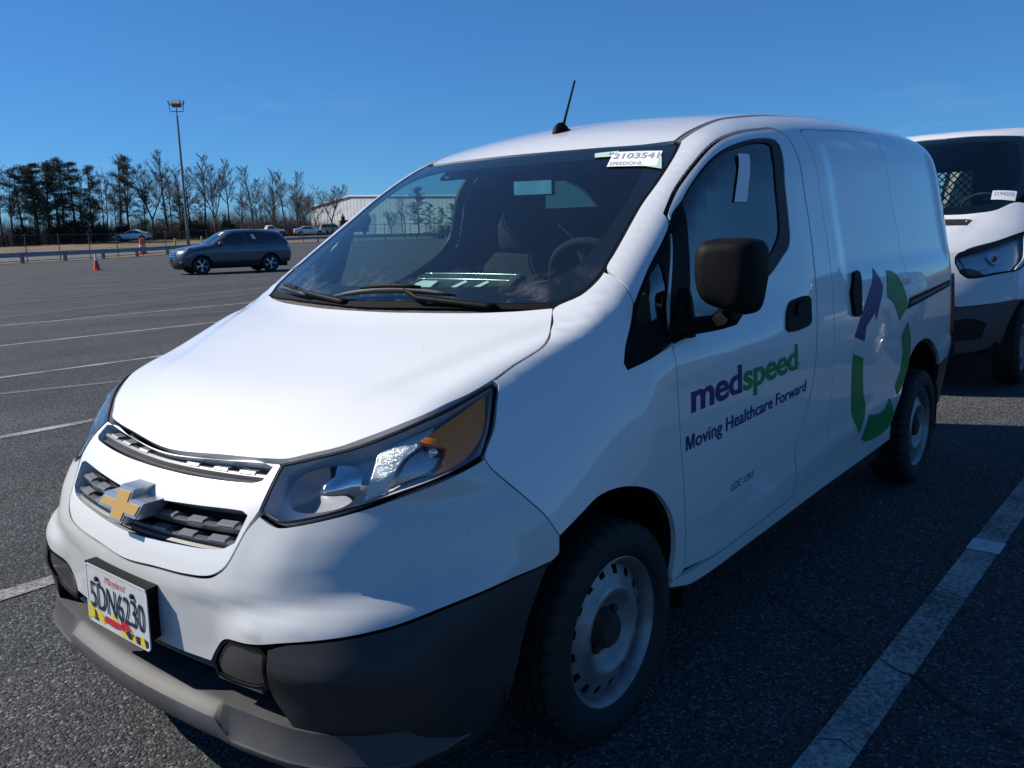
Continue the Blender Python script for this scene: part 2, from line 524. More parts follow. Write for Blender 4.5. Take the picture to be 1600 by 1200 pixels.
VO = {
    'hood_front': [(-0.767, 0.005), (-0.748, -0.217), (-0.715, -0.396)],
    'hood_lamp': [(-0.684, -0.453), (-0.628, -0.537), (-0.519, -0.633), (-0.409, -0.663), (-0.304, -0.684)],
    'hood_seam': [(-0.240, -0.694), (-0.199, -0.704), (-0.153, -0.712), (-0.115, -0.703), (-0.056, -0.669), (0.002, -0.632)],
    'hood_rear': [(0.002, -0.632), (-0.047, -0.530), (-0.094, -0.386), (-0.133, -0.172), (-0.141, -0.023)],
    'hood_crease': [(-0.523, -0.410), (-0.441, -0.447), (-0.302, -0.531), (-0.158, -0.619), (-0.079, -0.661)],
    'ws_side': [(0.006, -0.633), (0.065, -0.671), (0.117, -0.684), (0.162, -0.686), (0.220, -0.677), (0.418, -0.646), (0.544, -0.637), (0.774, -0.581)],
    'ws_top': [(0.771, -0.582), (0.720, -0.464), (0.678, -0.314), (0.652, -0.172), (0.643, 0.006)],
    'ditch': [(0.784, 53.272), (0.845, 54.903), (0.926, 56.388), (1.046, 57.482), (1.160, 57.234)],
    'fend_pillar': [(0.005, 1.164), (0.065, 1.191), (0.117, 1.221), (0.161, 1.249), (0.160, 1.240), (0.151, 1.169)],
    'qtrim': [(0.413, 1.358), (0.257, 1.251), (0.147, 1.162), (0.081, 1.068), (0.058, 1.020), (0.064, 1.004), (0.259, 1.048)],
    'qglass': [(0.330, 1.289), (0.246, 1.236), (0.145, 1.151), (0.108, 1.094), (0.280, 1.111), (0.328, 1.160), (0.341, 1.249)],
    'door_front': [(0.429, 1.373), (0.331, 1.140), (0.263, 1.047), (0.252, 0.940), (0.266, 0.788), (0.289, 0.658), (0.311, 0.556), (0.345, 0.446), (0.358, 0.359)],
    'door_top': [(0.429, 1.373), (0.472, 1.426), (0.521, 1.464), (0.596, 1.511), (0.693, 1.565), (0.796, 1.614), (0.902, 1.649), (1.067, 1.681), (1.228, 1.700), (1.389, 1.710), (1.412, 1.703), (1.371, 1.661)],
    'door_rear': [(1.371, 1.661), (1.335, 1.488), (1.354, 1.376), (1.340, 1.236), (1.328, 1.139), (1.309, 1.027), (1.305, 0.999), (1.285, 0.877), (1.261, 0.785), (1.170, 0.659), (1.125, 0.572), (1.122, 0.542), (1.128, 0.493), (1.194, 0.374)],
    'win': [(0.429, 1.373), (0.523, 1.440), (0.594, 1.487), (0.694, 1.544), (0.792, 1.588), (0.910, 1.623), (1.081, 1.654), (1.204, 1.665), (1.255, 1.661), (1.260, 1.645), (1.239, 1.611), (1.190, 1.515), (1.181, 1.426), (1.170, 1.342), (1.151, 1.293), (1.098, 1.260), (0.979, 1.196), (0.565, 1.087), (0.264, 1.049)],
    'winglass': [(0.517, 1.433), (0.588, 1.479), (0.686, 1.534), (0.782, 1.577), (0.896, 1.611), (1.062, 1.642), (1.171, 1.650), (1.197, 1.642), (1.171, 1.608), (1.128, 1.514), (1.120, 1.426), (1.110, 1.365), (1.092, 1.326), (0.990, 1.249), (0.587, 1.111), (0.400, 1.082), (0.454, 1.190)],
    'sail': [(0.520, 1.436), (0.454, 1.190), (0.388, 1.069)],
    'handle': [(1.044, 1.062), (1.085, 1.096), (1.133, 1.105), (1.229, 1.109), (1.253, 1.094), (1.239, 1.015), (1.200, 1.003), (1.043, 0.999), (1.016, 1.015)],
    'sdoor_lead': [(1.635, 1.720), (1.519, 1.664), (1.482, 1.508), (1.510, 1.345), (1.505, 1.189), (1.481, 1.061), (1.471, 0.919), (1.471, 0.785), (1.450, 0.674), (1.450, 0.572), (1.457, 0.528), (1.486, 0.450), (1.486, 0.393)],
    'sdoor_top': [(1.635, 1.720), (2.365, 1.772), (2.598, 1.781), (2.523, 1.715)],
    'sdoor_rear': [(2.523, 1.715), (2.547, 1.459), (2.622, 1.284), (2.530, 1.139), (2.474, 0.951), (2.435, 0.787), (2.419, 0.637)],
    'track': [(2.469, 0.953), (2.524, 1.003), (3.437, 1.034), (3.450, 1.001)],
    'shandle': [(1.732, 1.159), (1.776, 1.167), (1.798, 1.156), (1.777, 1.082), (1.761, 1.000), (1.722, 0.988), (1.680, 1.003), (1.671, 1.089)],
    'recess': [(1.649, 1.688), (2.604, 1.741), (3.029, 1.745), (3.336, 1.725)],
    'arch_f': [(0.267, 0.321), (0.284, 0.443), (0.241, 0.552), (0.174, 0.630), (0.111, 0.672), (0.021, 0.705), (-0.057, 0.718), (-0.127, 0.713), (-0.179, 0.691), (-0.230, 0.660), (-0.250, 0.642), (-0.279, 0.612), (-0.330, 0.562)],
    'arch_r': [(2.433, 0.318), (2.445, 0.603), (2.536, 0.689), (2.655, 0.752), (2.834, 0.771), (2.998, 0.740), (3.110, 0.671), (3.199, 0.597)],
    'sill': [(0.276, 0.315), (0.421, 0.316), (0.597, 0.297), (0.977, 0.335), (1.603, 0.354), (2.344, 0.363)],
    'doorbot': [(0.398, 0.348), (0.579, 0.339), (1.194, 0.374), (1.489, 0.392)],
    'fb_seam': [(-0.422, 0.863), (-0.413, 0.838), (-0.348, 0.763), (-0.301, 0.708), (-0.254, 0.645)],
    'crease': [(1.129, 0.538), (1.627, 0.584), (2.188, 0.627)],
    'logoA': [(2.019, 1.170), (2.111, 1.087), (2.093, 1.060), (2.033, 1.001), (1.983, 0.946), (1.980, 0.989), (1.926, 0.965), (1.853, 0.937), (1.825, 0.878), (1.704, 0.909), (1.787, 0.978), (1.901, 1.065), (1.968, 1.114)],
    'logoB': [(2.191, 1.149), (2.275, 1.141), (2.359, 1.109), (2.447, 1.045), (2.480, 0.988), (2.451, 0.955), (2.340, 0.913), (2.290, 0.974), (2.227, 1.013), (2.165, 1.032)],
    'logoC': [(2.488, 0.894), (2.552, 0.814), (2.556, 0.741), (2.518, 0.653), (2.370, 0.558), (2.318, 0.612), (2.400, 0.670), (2.426, 0.758), (2.384, 0.838)],
    'logoD': [(1.690, 0.843), (1.820, 0.809), (1.823, 0.744), (1.844, 0.659), (1.897, 0.590), (1.853, 0.481), (1.738, 0.569), (1.701, 0.638), (1.688, 0.737)],
    'logoE': [(2.240, 0.570), (2.405, 0.462), (2.350, 0.410), (2.203, 0.399), (2.007, 0.412), (1.923, 0.437), (1.949, 0.547), (2.087, 0.523), (2.185, 0.525)],
    'text1': [(0.331, 0.845), (0.325, 0.896), (1.108, 0.866), (1.111, 0.951)],
    'text2': [(0.299, 0.740), (0.292, 0.783), (1.194, 0.772), (1.190, 0.810)],
    'text3': [(0.618, 0.541), (0.607, 0.569), (0.788, 0.551)],
    'lamp': [(29.480, 0.868), (27.653, 0.775), (30.679, 0.757), (32.901, 0.759), (42.716, 0.790), (50.648, 0.824), (56.064, 0.848), (60.308, 0.865), (62.776, 0.918), (65.790, 1.010), (65.321, 1.018), (58.327, 0.985), (50.629, 0.956), (40.564, 0.908), (33.536, 0.883)],
    'amber': [(52.202, 0.926), (57.568, 0.955), (62.302, 0.971), (61.666, 0.934), (58.626, 0.882), (54.861, 0.864), (51.808, 0.855), (54.395, 0.867), (55.891, 0.911)],
    'reflector': [(30.228, 0.865), (34.589, 0.888), (41.918, 0.912), (43.362, 0.896), (42.804, 0.831), (40.409, 0.792), (30.873, 0.769), (28.978, 0.783)],
    'strip': [(44.612, 0.912), (47.173, 0.925), (42.762, 0.813), (45.364, 0.811), (48.211, 0.882), (53.653, 0.936)],
    'trim_r': [(27.303, 0.770), (26.117, 0.737), (24.882, 0.697), (24.006, 0.670), (23.042, 0.652), (20.664, 0.631), (15.602, 0.620), (8.327, 0.614), (-0.166, 0.605)],
    'up_open': [(27.693, 0.864), (27.023, 0.836), (25.280, 0.827), (12.499, 0.817), (2.209, 0.815)],
    'lo_open_r': [(25.742, 0.771), (24.466, 0.713), (21.928, 0.694), (13.488, 0.682), (0.923, 0.672)],
    'lo_open_t': [(25.742, 0.771), (15.259, 0.763), (6.415, 0.754)],
    'lo_open_l': [(-27.638, 0.756), (-17.444, 0.701), (-10.678, 0.682), (0.923, 0.672)],
    'dark_top': [(11.454, 0.430), (20.027, 0.432), (21.068, 0.459), (22.741, 0.489), (24.405, 0.506), (30.399, 0.528), (33.468, 0.537), (38.849, 0.550), (42.621, 0.557), (46.441, 0.565), (52.762, 0.583), (60.331, 0.594), (70.287, 0.600)],
    'fog': [(20.211, 0.430), (21.134, 0.459), (22.733, 0.488), (24.469, 0.505), (30.398, 0.524), (30.863, 0.511), (30.667, 0.491), (30.353, 0.433), (28.389, 0.415), (23.702, 0.407), (21.234, 0.410)],
    'dark_l': [(-23.379, 0.493), (-21.475, 0.418)],
    'bracket_sh': [(6.530, 0.547), (9.670, 0.540), (9.119, 0.437)],
}

# ================================================================== the white van's body surface
vW = pchip([.2,.34,.45,.55,.70,.85,.98,1.10,1.25,1.40,1.55,1.70,1.9],[.80,.832,.846,.860,.868,.868,.862,.848,.822,.793,.766,.738,.695])
vX = pchip([.18,.30,.40,.50,.58,.64,.75,.82,.85,.9],[-.86,-.895,-.905,-.910,-.911,-.899,-.855,-.815,-.787,-.72])
vH = pchip([-.9,-.785,-.7,-.55,-.4,-.25,-.12,.1,.4,.5],[.76,.852,.915,.987,1.043,1.097,1.14,1.195,1.22,1.22])
vK = pchip([.25,.45,.6,.75,1.],[.18,.14,.17,.22,.25])
vC = pchip([.25,.45,.55,.68,.78,.86,.92,1.1],[.0,.0,.5,1.35,1.3,.6,0.,0.])
vD = pchip([.9,1.5,2.2,3.],[.13,.08,.05,.02])
vR = pchip([.5,.62,.75,.9,1.2,1.6,2.2,3.,3.5,3.8],[1.585,1.632,1.68,1.726,1.785,1.82,1.842,1.848,1.832,1.80])
vT = pchip([1.6,2.6,3.03,3.37],[1.685,1.740,1.745,1.722])
def vanF(P, detail=True):
    x, y, z = P[..., 0], np.abs(P[..., 1]), P[..., 2]
    W = vW(z) - .075 * np.maximum(0, .1 - x) ** 2 - .014 * np.maximum(0, x - 1.6) ** 2 - .5 * np.maximum(0, x - 3.42) ** 2
    gk = sst((z - .98) / .18) * (1 - sst((x - .7) / .6))     # tighter edge along the front pillars
    fs = y - W + .042 * gk
    if detail:
        # pressed panel in the sliding door and quarter, and the step above the sill
        rec = sst((x - 1.58) / .16) * sst((3.47 - x - .12 * (z - 1.1)) / .05) * sst((vT(x) - z) / .042) * sst((z - 1.12) / .10) * .017
        zc = .538 + .088 * (x - 1.129)
        cr = .006 * sst((zc - z) / .07) * sst((x - .55) / .5) * sst((z - zc + .20) / .12)
        # soft vertical swage behind the front door
        fs = fs + rec - cr
    ff = vX(z) + vK(z) * y * y + vC(z) * np.maximum(0, y - .38) ** 2 - x
    ff = ff - .014 * sst((z - .61) / .08) * sst((.80 - z) / .08) * sst((y - .42) / .12)
    zk = .592 + .14 * (y - .29)                              # crease, scoop and bulge of the lower bumper
    ff = ff + .006 * sst((zk + .012 - z) / .05) * sst((y - .15) / .2) * sst((z - .40) / .08)
    ff = ff - .021 * sst((zk - .020 - z) / .062) * sst((y - .34) / .15) * (1 - .6 * sst((y - .66) / .12)) * sst((z - .40) / .08)
    yc = .40 + .22 * (x + .55) / .45
    hood = vH(x) - .06 * y * y - .011 * sst((y - yc + .02) / .085) * sst((x + .62) / .25)
    fh = (z - hood) * .93
    fw = (z - (1.632 + .643 * (x - .62 - .29 * y * y))) * .841
    fr = z - (vR(x) - vD(x) * y * y)
    fb = x - (3.80 - .06 * np.maximum(0, z - 1.1) ** 2)
    ft = smin(fh, smax(fw, fr, .05), .02)
    q = smax(ft, ff, .06)
    q = smax(q, fb, .2)
    # a soft bulge of the bumper under the headlamp
    sh = ((y - .688) - (hood - z) * .76) * .80 - .12 * sst((x + .42) / .55) - .9 * sst((x - .05) / .4)      # fender shoulder under the bonnet edge
    q = smax(q, sh, .07)
    return smax(q, fs, .24 - .16 * gk)

SIDE, TOP, FRONT, CYL, BACK = Proj('side'), Proj('top'), Proj('front'), Proj('cyl'), Proj('back')
def conv(src, dst, pts, F=vanF):
    """re-expresses outline points given in one unrolling in another one"""
    U = src.uv(pts); P0, D = src.rays(U); P, ok = solve(F, P0, D, 2.6)
    x, y, z = P.T
    if dst == 'cyl': return [(a, math.degrees(math.atan2(c - .9, -b))) for a, b, c in P]
    if dst == 'front': return [(math.degrees(math.atan2(-b, -a)), c) for a, b, c in P]
    if dst == 'top': return [(a, b) for a, b, c in P]
    if dst == 'side': return [(a, c) for a, b, c in P]
def s2c(p): return conv(SIDE, 'cyl', p)
def mir(half):
    """half outline from centre to centre on the driver's side (second coordinate negative) -> whole outline"""
    return list(half) + [(a, -b) for a, b in reversed(half) if abs(b) > 1e-6]
def mirf(half): return list(half) + [(-a, b) for a, b in reversed(half) if abs(a) > 1e-6]

van = empty('cargo_van', (0, 0, 0), 0, 'white cargo van with blue and green lettering, gold front badge and number plate', 'van')

# ---- hood
hood_half = [(-.770, 0)] + VO['hood_front'][1:] + VO['hood_lamp'] + VO['hood_seam'] + VO['hood_rear'][1:4] + [(-.142, 0)]
hood = patch('hood', vanF, TOP, mir(hood_half), PAINT, van, res=.022, gap=.003, depth=.02)
# ---- windscreen, its black border and the cowl below it
ws_low = [(-.095, 0), (-.075, -.22), (-.04, -.42), (.022, -.612)]
ws_half = ws_low + [] + [(a_ + .004, b_ + .011) for a_, b_ in VO['ws_side'][1:7]] + [(.70, -.598), (.762, -.576)] + VO['ws_top'][1:4] + [(.643, 0)]
wsc = patch('windscreen', vanF, TOP, mir(ws_half), GLASS, van, res=.05, gap=.001, off=-.004, depth=0)
fr_half = [(-.035, 0), (-.015, -.22), (.03, -.42), (.085, -.545), (.14, -.585), (.2, -.60), (.30, -.60), (.55, -.565), (.655, -.515), (.645, -.44), (.60, -.25), (.575, 0)]
patch('black_border', vanF, TOP, mir(ws_half), FRIT, wsc, holes=[mir(fr_half)], res=.05, gap=.0005, off=-.0075, depth=0)
patch('rubber_seal', vanF, TOP, mir([(-.12, 0), (-.10, -.22), (-.06, -.42), (.006, -.628)] + [(a_, b_ + .002) for a_, b_ in VO['ws_side'][1:7]] + [(.70, -.606), (.772, -.582)] + VO['ws_top'][1:4] + [(.6445, 0)]), BLACKPL, van, holes=[mir(ws_half)], res=.05, gap=.0004, off=-.006, depth=.01)
COWL = mat('dusty_cowl', (0.055, 0.052, 0.050), .8, var=(60, .5), bump=(160, .5, .003))
patch('cowl', vanF, TOP, mir([(-.22, 0), (-.18, -.3), (-.10, -.5), (-.01, -.64), (.022, -.612), (-.04, -.42), (-.075, -.22), (-.095, 0)]), COWL, van, res=.05, gap=0, off=-.016, depth=0)
# papers on the glass
def sticker(name, pts, m, par, off, lines=(), txt=None, F=vanF, proj=TOP, tcol=None):
    s = patch(name, F, proj, pts, m, par, res=.05, gap=0, off=off, depth=0, corner=10)
    return s
def quad3d(pts, F, proj, off):
    """bilinear frame on a four-cornered sticker: (u,v) in 0..1 from its top left, top right, bottom right, bottom left corners"""
    q = np.array(pts, float)
    def to3d(U):
        a, b = U[:, :1], U[:, 1:]
        p = (1 - a) * (1 - b) * q[3] + a * (1 - b) * q[2] + a * b * q[1] + (1 - a) * b * q[0]
        P0, D = proj.rays(proj.uv(p)); P, ok = solve(F, P0, D, 2.6)
        return P + grad(F, P) * off
    return to3d
stk = [(.66, -.40), (.70, -.56), (.61, -.59), (.57, -.43)]
patch('green_label', vanF, TOP, [(.645, -.335), (.672, -.412), (.637, -.425), (.618, -.352)], PAPERG, wsc, res=.05, gap=0, off=.0004, depth=0, corner=10)
patch('green_label', vanF, TOP, [(.668, -.575), (.602, -.612), (.600, -.52), (.66, -.52)], PAPERG, wsc, res=.05, gap=0, off=.0004, depth=0, corner=10)
pp = patch('auction_paper', vanF, TOP, stk, PAPER, wsc, res=.05, gap=0, off=.0009, depth=0, corner=10)
t3 = quad3d(stk, vanF, TOP, .0016)
text_on('number_print', '2103541', t3, INKG, pp, .04, .97, .50, .36, bold=.012)
text_on('letter_print', 'SPEEDONL', t3, INKG, pp, .03, .70, .08, .20, bold=.0)
text_on('number_print', '541', quad3d([(.645, -.335), (.672, -.412), (.637, -.425), (.618, -.352)], vanF, TOP, .0012), INK, wsc, .62, .93, .35, .35)

# ---- roof
ditch = [(.780, -.558), (1.0, -.546), (1.17, -.540), (2.5, -.54), (3.3, -.53), (3.60, -.50)]
roof_half = [(.648, 0)] + [(a + .005, b) for a, b in VO['ws_top'][::-1][1:4]] + ditch + [(3.70, -.42), (3.735, -.2), (3.74, 0)]
patch('roof', vanF, TOP, mir(roof_half), PAINT, van, res=.06, gap=.002, depth=.012)
d2 = [(a, b - .022) for a, b in ditch[:-1]]
patch('roof_moulding', vanF, CYL, conv(TOP, 'cyl', ditch[:-1]) + conv(TOP, 'cyl', d2[::-1]), GREYPL, (van, van), res=.03, gap=.001, off=-.003, depth=.006, mirror=True)
dcyl = conv(TOP, 'cyl', [(a, b - .023) for a, b in ditch])

# ---- front door, quarter window, fender, uniside
D0 = VO['door_front']
door = [D0[0], D0[1], D0[2]] + D0[3:] + [(.579, .339), (.9, .355), (1.199, .372)] + [(1.157, .485), (1.135, .545), (1.14, .60), (1.185, .66), (1.255, .78), (1.283, .877), (1.300, .98), (1.318, 1.10), (1.338, 1.236), (1.350, 1.376), (1.345, 1.49), (1.362, 1.62), (1.372, 1.675), (1.35, 1.70), (1.31, 1.708)] + VO['door_top'][8:1:-1] + [(VO['door_top'][0][0] + .010, 1.40)]
win = [(VO['win'][0][0] + .011, 1.383)] + VO['win'][1:]
q_edge = VO['qtrim']
pair = (van, van)
dcl = s2c(door); wcl = s2c(win)
fd = patch('front_door', vanF, CYL, dcl, PAINT, pair, holes=[wcl], res=.03, gap=.0034, depth=.02, mirror=True)
glass_o = VO['winglass']
gl = patch('window', vanF, CYL, s2c(glass_o), SGLASS, tuple(fd), res=.06, gap=0, off=-.007, depth=0, mirror=True)
patch('window_seal', vanF, CYL, wcl, RUBBER, tuple(fd), holes=[s2c(glass_o)], res=.04, gap=.0008, off=-.002, depth=.012, mirror=True)
sail = [(.553, 1.430), (.405, 1.194), (.36, 1.088), (.36, 1.070), (.249, 1.051), (.292, 1.145), (.46, 1.373)]
patch('sail_panel', vanF, CYL, s2c([(VO['sail'][0][0] - .008, VO['sail'][0][1] - .006), (D0[0][0] + .002, 1.380), (D0[1][0] - .002, 1.145), (D0[2][0] - .0015, 1.052), (VO['sail'][2][0] + .01, VO['sail'][2][1]), VO['sail'][1]]), BLACKPL, tuple(fd), res=.05, gap=-.0028, off=.002, depth=.01, mirror=True)
# quarter window
qt = [(a, b) for a, b in q_edge]
qg = np.array(VO['qglass']); qm = qg.mean(0); qhole = [tuple(qm + (p - qm) * .80) for p in qg]
qp = patch('quarter_trim', vanF, CYL, s2c(qt), BLACKPL, pair, holes=[s2c(qhole)], res=.04, gap=.003, off=-.001, depth=.014, mirror=True)
patch('quarter_window', vanF, CYL, s2c([tuple(qm + (p - qm) * .98) for p in qg]), SGLASS, tuple(qp), res=.06, gap=0, off=-.004, depth=0, mirror=True)
# fender: hood seam, pillar seam, door seam, wheel arch, bumper seam, headlamp edge
arch = [(-.268, .651)] + VO['arch_f'][8:0:-1] + [(.281, .36), (.285, .349)]
LPK = VO['lamp']
lamp_edge = conv(FRONT, 'side', [(LPK[7][0] + .35, LPK[7][1] + .006), (LPK[8][0] + .35, LPK[8][1]), (LPK[8][0] * .45 + LPK[9][0] * .55 + .3, LPK[8][1] * .45 + LPK[9][1] * .55), (LPK[9][0] + .3, LPK[9][1] - .002), (LPK[10][0] + .1, LPK[10][1] + .005)])
fender = conv(TOP, 'side', [(VO['hood_lamp'][-1][0], VO['hood_lamp'][-1][1] - .0005)] + VO['hood_seam']) + VO['fend_pillar'][1:] + q_edge[2:] + VO['door_front'][3:] + [(.30, .345)] + arch[::-1] + VO['fb_seam'][::-1][1:] + lamp_edge
fcl = s2c(fender)
patch('fender', vanF, CYL, fcl, PAINT, pair, res=.03, gap=.0022, depth=.016, mirror=True)
# uniside with rocker, pillars, rear quarter (sliding door cut out)
sd = VO['sdoor_lead']
slide_in = [(2.38, .425), (1.505, .392)] + [(1.511, .44), (1.487, .515), (1.458, .572), (1.456, .674), (1.468, .785), (1.474, .919), (1.482, 1.061), (1.497, 1.189), (1.505, 1.345), (1.505, 1.508), (1.522, 1.664), (1.535, 1.712), (1.575, 1.724), (1.8, 1.735), (2.365, 1.765), (2.44, 1.762), (2.475, 1.71), (2.485, 1.458), (2.515, 1.285), (2.505, 1.140), (2.474, .951), (2.458, .80), (2.462, .64)]
arch_r = [(2.462, .60), (2.50, .655), (2.545, .703), (2.66, .757), (2.835, .773), (3.0, .745), (3.15, .672), (3.225, .60)]
ws_c = conv(TOP, 'cyl', [(VO['ws_side'][3][0] + .012, VO['ws_side'][3][1])] + VO['ws_side'][4:7] + [(.70, -.609), (.775, -.585)])
uni = s2c([(.285, .326), (.30, .345), (.40, .338), (.58, .332), (.9, .349), (1.203, .366), (1.163, .485), (1.141, .545), (1.146, .60), (1.191, .66), (1.261, .78), (1.289, .877), (1.306, .98), (1.324, 1.10), (1.344, 1.236), (1.356, 1.376), (1.351, 1.49), (1.368, 1.62), (1.378, 1.678), (1.352, 1.706), (1.31, 1.714)] + [(a, b + .006) for a, b in VO['door_top'][8:1:-1]] + [(VO['door_top'][0][0] + .004, 1.405), (VO['door_top'][0][0] - .008, 1.372)] + [q_edge[1], (q_edge[2][0] + .006, q_edge[2][1] + .005)] + [(VO['fend_pillar'][4][0] + .003, VO['fend_pillar'][4][1] + .002)]) + ws_c + dcyl + s2c([(3.68, 1.60), (3.70, 1.3), (3.70, .95), (3.69, .60), (3.45, .60), (3.235, .585)]) + s2c(arch_r[::-1]) + s2c(slide_in[::-1][0:1] + slide_in[::-1][1:-1]) + s2c([(2.378, .43), (2.40, .375), (2.42, .335), (1.6, .322), (.9, .295), (.45, .285)])
patch('body_side', vanF, CYL, uni, PAINT, pair, res=.026, gap=.0012, depth=.016, mirror=True)
slide = [(2.40, .428)] + slide_in[1:] + [(2.455, .60), (2.435, .54), (2.41, .47)]
sdo = patch('sliding_door', vanF, CYL, s2c(slide), PAINT, pair, res=.022, gap=.0034, depth=.018, mirror=True)

# ---- door furniture, lettering and logo on the driver's side
patch('door_track', vanF, CYL, s2c(VO['track']), BLACKPL, pair, res=.04, gap=0, off=.001, depth=.006, mirror=True)
patch('track_rail', vanF, CYL, s2c([(2.52, .972), (2.54, .985), (3.42, 1.022), (3.43, 1.012)]), GREYPL, pair, res=.04, gap=0, off=.0035, depth=.004, mirror=True)
hd = VO['handle']
h1 = patch('door_handle', vanF, CYL, s2c(hd), BLACKPL, tuple(fd), res=.02, gap=0, off=.007, depth=.009, mirror=True)
hc = np.array(hd); hcm = hc.mean(0)
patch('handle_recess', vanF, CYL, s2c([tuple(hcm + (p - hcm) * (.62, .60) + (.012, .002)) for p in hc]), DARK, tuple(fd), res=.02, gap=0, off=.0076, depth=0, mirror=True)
patch('handle_lever', vanF, CYL, s2c([tuple(hcm + (p - hcm) * (.50, .40) + (.022, .018)) for p in hc]), BLACKPL, tuple(fd), res=.02, gap=0, off=.017, depth=.007, mirror=True)
sh = VO['shandle']
patch('handle_bowl', vanF, CYL, s2c([(1.70, 1.16), (1.79, 1.165), (1.835, 1.14), (1.83, 1.04), (1.79, .995), (1.70, 1.0)]), PAINT, tuple(sdo), res=.02, gap=0, off=.001, depth=0, mirror=True)
patch('door_handle', vanF, CYL, s2c(sh), BLACKPL, tuple(sdo), res=.02, gap=0, off=.016, depth=.016, mirror=True)
shc = np.array(sh); shm = shc.mean(0)
patch('handle_lever', vanF, CYL, s2c([tuple(shm + (p - shm) * (.45, .72)) for p in shc]), DARK, tuple(sdo), res=.02, gap=0, off=.0165, depth=0, mirror=True)
for k in 'ABCDE':
    patch('logo_arc', vanF, CYL, s2c(VO['logo' + k]), PURPLE if k == 'A' else GREENV, sdo[0], res=.022, gap=0, off=.0022, depth=0, corner=30)
def on_side(F=vanF, off=.0018):
    def g(U):
        P0, D = SIDE.rays(U); P, ok = solve(F, P0, D, 2.2)
        return P + grad(F, P) * off
    return g
def side_text(txt, m, x0, x1, z0, z1, h0, h1, bold, space=1.0, cap=.685, full=None, VF=None):
    V, Fc = VF or text_mesh(txt, bold, 0, space)
    if full is None: full = (V[:, 0].min(), V[:, 0].max())
    t = (V[:, 0] - full[0]) / (full[1] - full[0])
    U = np.stack([x0 + t * (x1 - x0), z0 + t * (z1 - z0) + V[:, 1] / cap * (h0 + t * (h1 - h0))], 1)
    return mk('lettering', on_side()(U), Fc, m, fd[0])
Vm, _ = text_mesh('medspeed', .024, 0, .96); Va, _ = text_mesh('med', .024, 0, .96)
full = (Vm[:, 0].min(), Vm[:, 0].max()); xm = Va[:, 0].max()
fxm = (xm - full[0]) / (full[1] - full[0])
side_text('med', PURPLE, .328, .328 + .782 * fxm, .847, .847 + .019 * fxm, .083, .083, .024, .96)
Vb, _ = text_mesh('speed', .024, 0, .96)
gp = .028 / .782
side_text('speed', GREENV, .328 + .782 * (fxm + .012), 1.110, .847 + .019 * fxm, .866, .083, .083, .024, .96)
Vt, _ = text_mesh('Moving Healthcare Forward'); Vo, Fo = text_mesh('oving Healthcare Forward', .012)
ftag = (Vt[:, 0].min(), Vt[:, 0].max()); Vo = Vo + [ftag[1] - Vo[:, 0].max(), 0]
H_ = .690; gm_ = np.array([(0, 0), (0, H_), (.17, H_), (.32, .28 * H_), (.47, H_), (.64, H_), (.64, 0), (.53, 0), (.53, .70 * H_), (.375, 0), (.265, 0), (.11, .70 * H_), (.11, 0)]) + [ftag[0], 0]
side_text('', PURPLE, .298, 1.193, .740, .772, .042, .039, 0, full=ftag, VF=(gm_, [tuple(range(13))]))
side_text('', PURPLE, .298, 1.193, .740, .772, .042, .039, 0, full=ftag, VF=(Vo, Fo))
side_text('LOC-1253 .', INK, .615, .79, .540, .551, .026, .022, 0.0)
side_text('®', GREENV, 1.118, 1.133, .872, .872, .012, .012, 0.0)

# ---- side window paper
patch('window_sheet', vanF, CYL, s2c([(.925, 1.60), (.995, 1.60), (.915, 1.44), (.835, 1.44)]), PAPER, gl[0], res=.04, gap=0, off=-.002, depth=0, corner=10)

